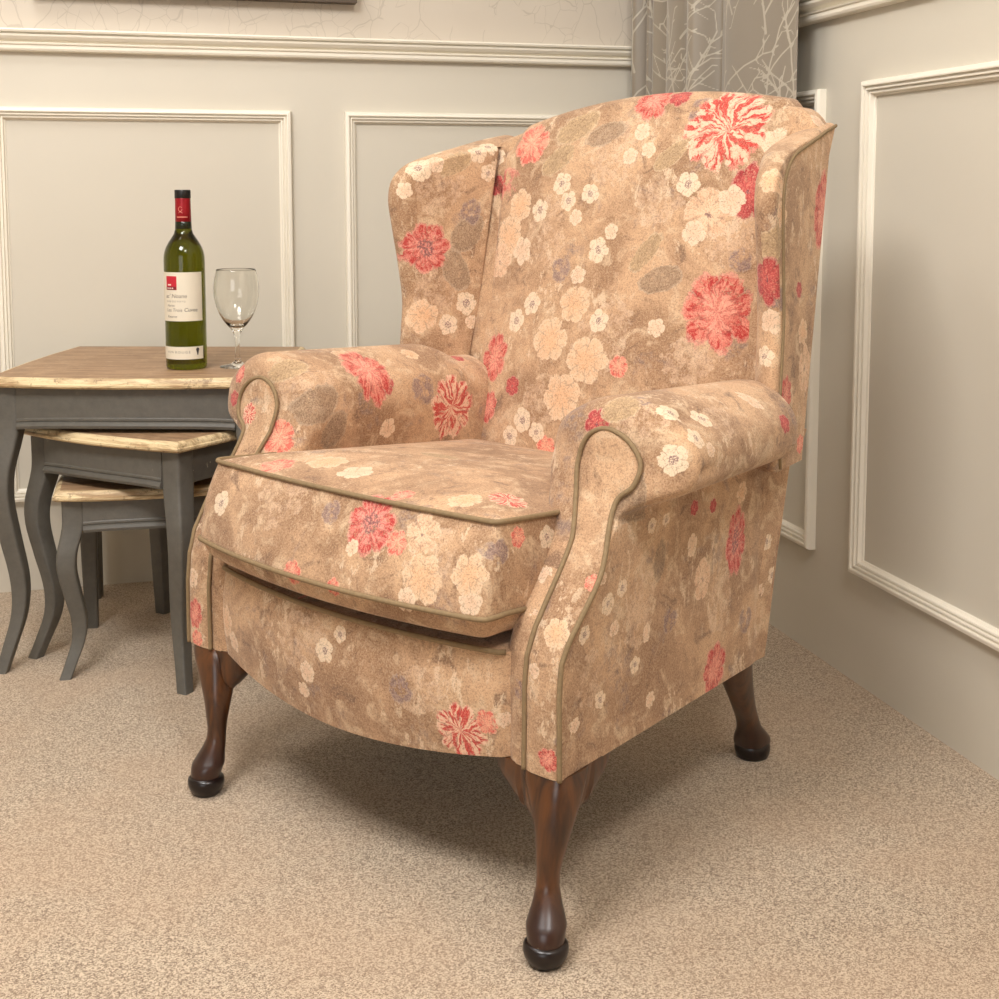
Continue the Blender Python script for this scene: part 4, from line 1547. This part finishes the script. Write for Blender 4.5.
    ('wing7', (-0.307, 0.475, 0.687), (0.93, -0.38, 0.01), 0.0334, 'blush', 1.50, 1.30),
    ('arm2', (-0.246, 0.131, 0.571), (0.43, -0.83, 0.35), 0.0294, 'blush', 0.40, 1.30),
    ('seat_cushion9', (-0.197, 0.439, 0.452), (-0.07, 0.11, 0.99), 0.0259, 'blush', 0.00, 1.50),
    ('seat_cushion9', (-0.091, -0.034, 0.454), (-0.04, -0.87, 0.49), 0.0343, 'blush', 0.30, 1.40),
    ('seat_cushion9', (0.184, -0.039, 0.428), (0.12, -0.93, 0.35), 0.0305, 'blush', 1.00, 1.30),
    ('seat_base8', (-0.051, -0.038, 0.278), (-0.05, -0.99, 0.11), 0.0346, 'blush', 0.40, 1.40),
    ('seat_base8', (0.156, -0.028, 0.263), (0.16, -0.99, 0.03), 0.0271, 'blush', 0.50, 1.50),
    ('arm0', (0.359, 0.128, 0.590), (0.20, -0.84, 0.51), 0.0231, 'blush', 0.30, 1.40),
    ('arm0', (0.396, 0.239, 0.579), (0.68, 0.10, 0.73), 0.0218, 'blush', 0.50, 1.40),
    ('arm0', (0.338, 0.162, 0.353), (1.00, 0.07, -0.05), 0.0319, 'blush', 1.20, 1.40),
    ('arm0', (0.323, 0.362, 0.314), (1.00, 0.07, -0.00), 0.0300, 'blush', 1.50, 1.40),
    ('arm0', (0.343, 0.058, 0.298), (1.00, 0.07, -0.00), 0.0236, 'blush', 1.40, 1.40),
    ('arm0', (0.360, 0.109, 0.500), (0.19, -0.98, 0.11), 0.0162, 'leafdark', 1.20, 1.80),
    ('arm0', (0.319, 0.434, 0.269), (1.00, 0.03, -0.00), 0.0170, 'purple', 4.73, 1.00),
    ('arm0', (0.332, 0.234, 0.321), (1.00, 0.07, -0.01), 0.0154, 'purple', 2.10, 1.00),
    ('arm0', (0.342, 0.078, 0.268), (1.00, 0.07, 0.00), 0.0108, 'white', 3.84, 1.00),
    ('arm0', (0.345, 0.028, 0.254), (1.00, 0.07, -0.00), 0.0094, 'pearl', 3.62, 1.00),
    ('arm0', (0.335, 0.189, 0.233), (1.00, 0.07, -0.01), 0.0102, 'pearl', 3.50, 1.00),
]


DROPPED = []


def paint_fabric():
    parts = {}
    for i, o in enumerate(FAB_OBJS):
        parts['%s%d' % (o.name.split('.')[0], i)] = o
    rnd = np.random.RandomState(11)
    for ki, (key, o) in enumerate(parts.items()):
        me = o.data
        n = len(me.vertices)
        at = me.attributes.new('cloth_shift', 'FLOAT_VECTOR', 'POINT')
        at.data.foreach_set('vector', np.tile(np.array([1.37, 0.73, 2.11], np.float32) * ki, n))
        co = np.empty(n * 3, dtype=np.float32)
        me.vertices.foreach_get('co', co)
        co = co.reshape(-1, 3)
        no = np.empty(n * 3, dtype=np.float32)
        me.vertices.foreach_get('normal', no)
        no = no.reshape(-1, 3)
        mine = [f for f in FLOWERS if f[0] == key]
        # the print carries on over the sides that the list does not cover
        pts = [(np.array(f[1]), f[3]) for f in mine]
        tries = 700
        kinds = ['white', 'pearl', 'cream', 'red', 'white', 'leaf', 'peach', 'purple', 'stripe', 'leafdark', 'pink']
        extra = []
        covered = [np.array(f[1]) for f in mine]
        for _ in range(tries):
            j = rnd.randint(n)
            kd = kinds[rnd.randint(len(kinds))]
            R = {'white': 0.017, 'pearl': 0.015}.get(kd, 0.022 + 0.022 * rnd.rand())
            c = co[j]
            ok = True
            nn = no[j]
            seen = (c[1] < 0.06 or nn[1] < -0.25 or nn[2] > 0.3 or nn[0] > 0.3) and key not in UNLISTED
            if seen:
                continue
            for q, R2 in pts:
                if np.linalg.norm(q - c) < (R + R2) * 1.05 + 0.012:
                    ok = False
                    break
            if ok:
                pts.append((c.astype(float), R))
                extra.append((key, tuple(c), tuple(no[j]), R, kd, rnd.rand() * 6.28, 1.0 if kd not in ('leaf', 'leafdark') else 2.0))
        fl = mine + extra
        uv = np.zeros((NLAY, n, 3), np.float32)
        par = np.zeros((NLAY, n, 3), np.float32)
        outer = np.zeros((NLAY, n, 4), np.float32)
        inner = np.zeros((NLAY, n, 4), np.float32)
        used = [[] for _ in range(NLAY)]
        order = {'blush': -1, 'leafdark': 0, 'purple': 0, 'leaf': 1}
        for f in sorted(fl, key=lambda q: (order.get(q[4], 2), -q[3])):
            _, c, nr, R, kd, rot, asp = f
            R = R * 1.15
            c = np.array(c, float)
            nv = Vector(nr).normalized()
            a = Vector((0, 0, 1)) if abs(nv.z) < 0.8 else Vector((0, 1, 0))
            t1 = (a.cross(nv)).normalized()
            t2 = nv.cross(t1)
            reach = R * max(asp, 1.0) * 1.2
            lay = None
            # leaves and clouds sit in the lower layers, blooms above
            pref = range(0, NLAY) if kd in order else range(1, NLAY)
            for L in pref:
                if all(np.linalg.norm(c - q) > reach + r2 + 0.007 for q, r2 in used[L]):
                    lay = L
                    break
            if lay is None:
                DROPPED.append((key, kd, tuple(c)))
                continue
            used[lay].append((c, reach))
            d = co - c
            u0 = d @ np.array(t1)
            v0 = d @ np.array(t2)
            w0 = d @ np.array(nv)
            # distance through the thickness wraps with the cloth
            cr, sr = cos(rot), sin(rot)
            u = (u0 * cr + v0 * sr) / (R * asp)
            v = (-u0 * sr + v0 * cr) / R
            dist = np.sqrt(u * u + v * v)
            ok = (dist < 1.2) & (no @ np.array(nv) > -0.1) & (np.abs(w0) < reach * 1.2 + 0.01)
            kk = KIND[kd]
            uv[lay, ok, 0] = u[ok]
            uv[lay, ok, 1] = v[ok]
            uv[lay, ok, 2] = 1.0
            # rows just outside keep usable coordinates but stay invalid
            near = (~ok) & (dist < 2.2) & (uv[lay, :, 2] < 0.5) & (np.abs(w0) < reach * 2)
            uv[lay, near, 0] = u[near]
            uv[lay, near, 1] = v[near]
            reg = ok | near
            par[lay, reg] = (kk[3], kk[4], kk[5])
            outer[lay, reg, :3] = kk[0]
            outer[lay, reg, 3] = kk[1]
            inner[lay, reg, :3] = kk[2]
            inner[lay, reg, 3] = 1
        for L in range(NLAY):
            for nm, arr in (('uv', uv[L]), ('par', par[L])):
                at = me.attributes.new('bloom%d_%s' % (L, nm), 'FLOAT_VECTOR', 'POINT')
                at.data.foreach_set('vector', arr.ravel())
            for nm, arr in (('outer', outer[L]), ('inner', inner[L])):
                at = me.attributes.new('bloom%d_%s' % (L, nm), 'FLOAT_COLOR', 'POINT')
                at.data.foreach_set('color', arr.ravel())


UNLISTED = ()
paint_fabric()


# ------------------------------------------------------------------ nest of tables
def build_table(name, label, corner, rz, W, D, T, leg_w):
    """corner: outer front-left foot position. x runs along the front, y to the back."""
    root = empty(name, (corner[0], corner[1], 0), rz)
    tag(root, label, 'table', 'nest of tables')
    ov = 0.014
    th = 0.018
    bow = W * 0.055

    def front_y(x, inset=0.0):
        s = (x - W / 2) / (W / 2 + ov)
        return -ov - bow * (1 - s * s) + inset

    # top, with a moulded edge; two materials: weathered face and limed edge
    def outl(ins):
        pts = []
        x0, x1 = -ov + ins, W + ov - ins
        yb = D + ov - ins
        n = 40
        for k in range(n + 1):
            x = x0 + (x1 - x0) * k / n
            pts.append((x, front_y(x, ins)))
        sb = W * 0.02
        for k in range(1, 16):
            t = k / 16
            pts.append((x1 + sb * sin(pi * t), front_y(x1, ins) + (yb - front_y(x1, ins)) * t))
        for k in range(n + 1):
            pts.append((x1 + (x0 - x1) * k / n, yb))
        for k in range(1, 16):
            t = 1 - k / 16
            pts.append((x0 - sb * sin(pi * t), front_y(x0, ins) + (yb - front_y(x0, ins)) * t))
        return pts
    prof = [(0.004, T - th), (0.0, T - th + 0.0035), (0.0, T - th + 0.007), (0.0025, T - th + 0.0085), (0.0035, T - 0.005), (0.006, T - 0.0018), (0.009, T - 0.0003), (0.012, T)]
    rings = [[(x, y, z) for x, y in outl(i)] for i, z in prof]
    me = rings_mesh('tabletop', rings, True, True, True)
    top = link('tabletop', me, [EDGE, TOP], root, True, 35)
    for p in me.polygons:
        if p.normal.z > 0.95 and p.center.z > T - 0.0001:
            p.material_index = 1
    lw = leg_w
    # aprons
    ah = 0.074 * (T / 0.525) ** 0.5
    z1, z0 = T - th - 0.0005, T - th - ah

    def apron_front():
        rings = []
        n = 40
        for k in range(n + 1):
            x = lw + (W - 2 * lw) * k / n
            s = (x - W / 2) / (W / 2)
            y = 0.004 - bow * 0.95 * (1 - s * s)
            zb = z0 + 0.004 * (1 - s * s) - 0.006 * s ** 6
            rings.append([(x, y, z1), (x, y, zb + 0.019), (x, y - 0.0015, zb + 0.017), (x, y - 0.0015, zb + 0.014), (x, y, zb + 0.012),
                          (x, y - 0.003, zb + 0.010), (x, y - 0.005, zb + 0.005), (x, y - 0.003, zb), (x, y + 0.014, zb), (x, y + 0.014, z1)])
        return rings_mesh('apron', rings, True, True, True)
    link('apron', apron_front(), GREY, root, True, 30)
    for (a, b) in (((0.004, lw), (0.018, D - lw)), ((W - 0.018, lw), (W - 0.004, D - lw)), ((lw, D - 0.018), (W - lw, D - 0.004))):
        bm = bmesh.new()
        box_bm(bm, (a[0], a[1], z0 + 0.006), (b[0], b[1], z1))
        bmesh.ops.bevel(bm, geom=bm.edges[:], offset=0.0015, segments=1, affect='EDGES')
        bm_obj('apron', bm, GREY, root)
    # legs: S-shaped at the front, straight and tapering at the back
    k_ = T / 0.525
    zt = T - th - 0.0005
    for sx, fx in ((-1, lw / 2), (1, W - lw / 2)):
        rows = [(1.0, 0.0, 1.12), (0.87, 0.0, 1.12), (0.80, 0.005, 1.08), (0.70, 0.015, 1.0), (0.60, 0.016, 0.94), (0.47, 0.007, 0.88), (0.32, -0.004, 0.80),
                (0.20, -0.002, 0.70), (0.08, 0.014, 0.62), (0.0, 0.026, 0.60)]
        P = crom(rows, 44)
        rings = []
        for h, o, w in P:
            oo = o * (0.55 + 0.45 * k_) * 0.95
            hw_ = lw / 2 * w
            rings.append(superring(fx + sx * oo, lw / 2 - oo * 0.9, max(0.0, h * zt), hw_, hw_, 28, 7))
        me = rings_mesh('leg', rings, True, True, True)
        link('leg', me, GREY, root, True, 35)
    for fx in (lw / 2, W - lw / 2):
        rings = []
        for h in np.linspace(0, 1, 16):
            s = 0.72 + 0.28 * min(1, h * 1.3)
            yy = D - lw / 2 + 0.010 * (1 - h) ** 2
            rings.append(superring(fx, yy, h * zt, lw / 2 * s, lw / 2 * s, 24, 7))
        me = rings_mesh('leg', rings, True, True, True)
        link('leg', me, GREY, root, True, 35)
    return root


T1 = build_table('nesting_table', 'largest grey nesting table, wine bottle and glass standing on it', (-0.252, 2.424), radians(-16.5), 0.455, 0.44, 0.531, 0.036)
T2 = build_table('nesting_table', 'middle sized grey nesting table, turned askew under the largest one', (-0.202, 2.486), radians(-44), 0.350, 0.315, 0.434, 0.036)
T3 = build_table('nesting_table', 'smallest grey nesting table, lowest of the three', (-0.145, 2.362), radians(-3.0), 0.285, 0.285, 0.336, 0.034)


# ------------------------------------------------------------------ wine bottle
def cyl_patch(name, r, z0, z1, a0, a1, mat, parent, thick=0.00025, n=40, z_fn=None):
    vs, fs = [], []
    for k in range(n + 1):
        a = a0 + (a1 - a0) * k / n
        for rr in (r, r + thick):
            for z in (z0, z1):
                vs.append((rr * cos(a), rr * sin(a), z))
    for k in range(n):
        b = k * 4
        c = b + 4
        fs += [(b + 2, c + 2, c + 3, b + 3), (b, b + 1, c + 1, c), (b + 1, b + 3, c + 3, c + 1), (b, c, c + 2, b + 2)]
    fs += [(0, 2, 3, 1), (n * 4, n * 4 + 1, n * 4 + 3, n * 4 + 2)]
    me = mesh(name, vs, fs)
    bm = bmesh.new()
    bm.from_mesh(me)
    bmesh.ops.recalc_face_normals(bm, faces=bm.faces)
    bm.to_mesh(me)
    bm.free()
    return link(name, me, mat, parent, True, 40)


def cyl_text(name, txt, r, a_left, z, size, mat, parent, spacing=1.0, shear=0.0):
    cu = bpy.data.curves.new('lettering', 'FONT')
    cu.body = txt
    cu.size = size
    cu.space_character = spacing
    cu.shear = shear
    cu.extrude = 0.0
    tmp = bpy.data.objects.new('lettering_source', cu)
    COL.objects.link(tmp)
    dg = bpy.context.evaluated_depsgraph_get()
    me = bpy.data.meshes.new_from_object(tmp.evaluated_get(dg))
    bpy.data.objects.remove(tmp)
    me.materials.clear()
    bm = bmesh.new()
    bm.from_mesh(me)
    bmesh.ops.solidify(bm, geom=bm.faces[:], thickness=0.0001)
    for v in bm.verts:
        a = a_left + v.co.x / r
        rr = r + v.co.z * 1.0
        v.co = Vector((rr * cos(a), rr * sin(a), z + v.co.y))
    bm.to_mesh(me)
    bm.free()
    return link(name, me, mat, parent, False)


def build_bottle(loc):
    root = empty('wine_bottle', loc)
    tag(root, 'green glass wine bottle with cream label and red foil neck on largest table', 'bottle')
    m, t, b = new_mat('green_bottle_glass')
    b.inputs['Base Color'].default_value = (0.12, 0.13, 0.005, 1)
    b.inputs['Transmission Weight'].default_value = 1.0
    b.inputs['Roughness'].default_value = 0.03
    b.inputs['IOR'].default_value = 1.42
    R = 0.0365
    H = 0.328
    prof = [(0.0, 0.004), (0.020, 0.003), (0.031, 0.0), (0.0345, 0.001), (0.0362, 0.004), (R, 0.009), (R, 0.198), (0.0362, 0.206), (0.0347, 0.215), (0.0316, 0.224),
            (0.0268, 0.233), (0.0215, 0.241), (0.0172, 0.248), (0.0148, 0.256), (0.0140, 0.270), (0.0134, 0.290), (0.0132, 0.300), (0.0, 0.300)]
    body = lathe('bottle_glass', prof, m, root, 72)
    foil = simple('red_foil', srgb(150, 18, 30), 0.35, 0.2)
    gold = simple('pale_foil_print', srgb(214, 130, 110), 0.5)
    blk = simple('black_foil', srgb(24, 20, 20), 0.35)
    cap = lathe('foil_capsule', [(0.0139, 0.270), (0.01435, 0.2702), (0.0140, 0.290), (0.0138, 0.3045), (0.0138, 0.311), (0.0139, 0.3125)], foil, root, 48)
    ca = atan2(-loc[1], -loc[0]) - 0.35
    ring = [(0.01425 * cos(ca + 0.0034 * cos(a) / 0.01425), 0.01425 * sin(ca + 0.0034 * cos(a) / 0.01425), 0.293 + 0.0042 * sin(a)) for a in np.linspace(0.6, 2 * pi, 26)]
    tube('foil_mark', ring, 0.0005, gold, cap, 6)
    tail = [(0.0143 * cos(ca + q), 0.0143 * sin(ca + q), 0.2885 - 0.0035 * abs(sin(q * 3))) for q in np.linspace(-0.25, 0.30, 12)]
    tube('foil_mark', tail, 0.0005, gold, cap, 6)
    cyl_patch('foil_mark', 0.01425, 0.2775, 0.2795, ca - 0.5, ca + 0.9, gold, cap, 0.0001)
    lathe('foil_top', [(0.0140, 0.3125), (0.0143, 0.313), (0.0144, 0.326), (0.0138, 0.328), (0.0, 0.328)], blk, cap, 48)
    lathe('neck_band', [(0.0144, 0.257), (0.01495, 0.2575), (0.0144, 0.270), (0.0140, 0.2705)], simple('dark_neck_glass', (0.012, 0.016, 0.006, 1), 0.15), cap, 48)
    # bearing of the camera from the bottle
    ac = atan2(-loc[1], -loc[0])
    paper = simple('cream_label_paper', srgb(222, 212, 192), 0.6)
    lab = cyl_patch('label', R + 0.0002, 0.090, 0.179, ac - 1.45, ac + 0.92, paper, root)
    ink = simple('grey_label_ink', srgb(120, 108, 98), 0.7)
    inkd = simple('dark_label_ink', srgb(60, 52, 48), 0.7)
    lr = simple('crimson_label_print', srgb(190, 30, 48), 0.6)
    al = ac - 1.02      # left side as seen
    cyl_patch('label_emblem', R + 0.0005, 0.147, 0.172, al, al + 0.62, lr, lab)
    cyl_patch('label_emblem', R + 0.0006, 0.147, 0.153, al + 0.02, al + 0.60, simple('dark_crimson_print', srgb(120, 20, 34), 0.6), lab)
    wht = simple('white_label_print', srgb(240, 215, 205), 0.6)
    cyl_patch('label_emblem', R + 0.0007, 0.155, 0.1575, al + 0.12, al + 0.32, wht, lab)
    for q in (0.08, 0.22, 0.36):
        cyl_patch('label_emblem', R + 0.0008, 0.149, 0.1512, al + q, al + q + 0.08, wht, lab)
    RT = R + 0.0006
    for txt, z, s, sp, mt, a in (("ac' Noane", 0.1325, 0.0105, 1.0, ink, al - 0.05), ("V I N  D E  P A Y S", 0.1245, 0.0048, 1.0, ink, al), ("Merlot", 0.1165, 0.0058, 1.0, ink, al + 0.05),
                                 ("Les Trois", 0.1075, 0.0085, 1.0, ink, al), ("Cuvee", 0.1075, 0.0095, 1.0, inkd, al + 0.95), ("Reserve", 0.0965, 0.0062, 1.0, ink, al + 0.06)):
        cyl_text('label_text', txt, RT, a, z, s, mt, lab, sp, 0.15)
    lab2 = cyl_patch('lower_label', R + 0.0002, 0.020, 0.043, ac - 1.45, ac + 0.92, paper, root)
    cyl_text('label_text', "V I N  R O U G E", RT, al + 0.0, 0.031, 0.0062, ink, lab2, 1.0)
    # small black bunch mark at the right of the lower label
    bm = bmesh.new()
    a_m = ac + 0.56
    pts = []
    for k in range(24):
        a = 2 * pi * k / 24
        rr = 0.0033
        pts.append((rr * cos(a), 0.0375 + rr * sin(a)))
    vv = [bm.verts.new(((RT) * cos(a_m + x / RT), RT * sin(a_m + x / RT), z)) for x, z in pts]
    bm.faces.new(vv)
    vv = [bm.verts.new(((RT) * cos(a_m + x / RT), RT * sin(a_m + x / RT), z)) for x, z in ((-0.0028, 0.036), (-0.0008, 0.0275), (0.0008, 0.0275), (0.0028, 0.036))]
    bm.faces.new(vv)
    bm_obj('label_mark', bm, inkd, lab2)
    return root


bottle = build_bottle((0.074, 2.444, 0.5312))
bottle.scale = (1, 1, 0.982)


# ------------------------------------------------------------------ wine glass
def build_glass(loc):
    outer = [(0.0, 0.0), (0.030, 0.0), (0.0325, 0.0006), (0.033, 0.0016), (0.031, 0.0026), (0.018, 0.0050), (0.009, 0.0085), (0.0052, 0.0130), (0.0058, 0.0165), (0.0048, 0.0200),
             (0.0042, 0.028), (0.0040, 0.042), (0.0046, 0.054), (0.0068, 0.062), (0.0110, 0.070), (0.0190, 0.079), (0.0275, 0.091), (0.0350, 0.107), (0.0398, 0.124),
             (0.0412, 0.140), (0.0402, 0.156), (0.0378, 0.170), (0.0355, 0.1785)]
    P = crom(outer[1:], 90)
    P[:, 0] = np.maximum(P[:, 0], 0.0)
    P[:, 1] = np.maximum(P[:, 1], 0.0)
    inner = [(0.0345, 0.1785), (0.0367, 0.170), (0.0391, 0.156), (0.0400, 0.140), (0.0386, 0.124), (0.0337, 0.107), (0.0262, 0.0925), (0.0175, 0.082), (0.0090, 0.0765), (0.0, 0.075)]
    Q = crom(inner, 50)
    Q[:, 0] = np.maximum(Q[:, 0], 0.0)
    prof = [(0.0, 0.0)] + [tuple(p) for p in P] + [(0.0350, 0.1790)] + [tuple(q) for q in Q]
    o = lathe('wine_glass', prof, mat_glass('clear_glass', (0.98, 0.98, 0.96, 1), 0.0, 1.45), None, 72)
    o.location = loc
    tag(o, 'empty clear stemmed wine glass beside the bottle on the largest table', 'wine glass')


build_glass((0.164, 2.428, 0.5312))
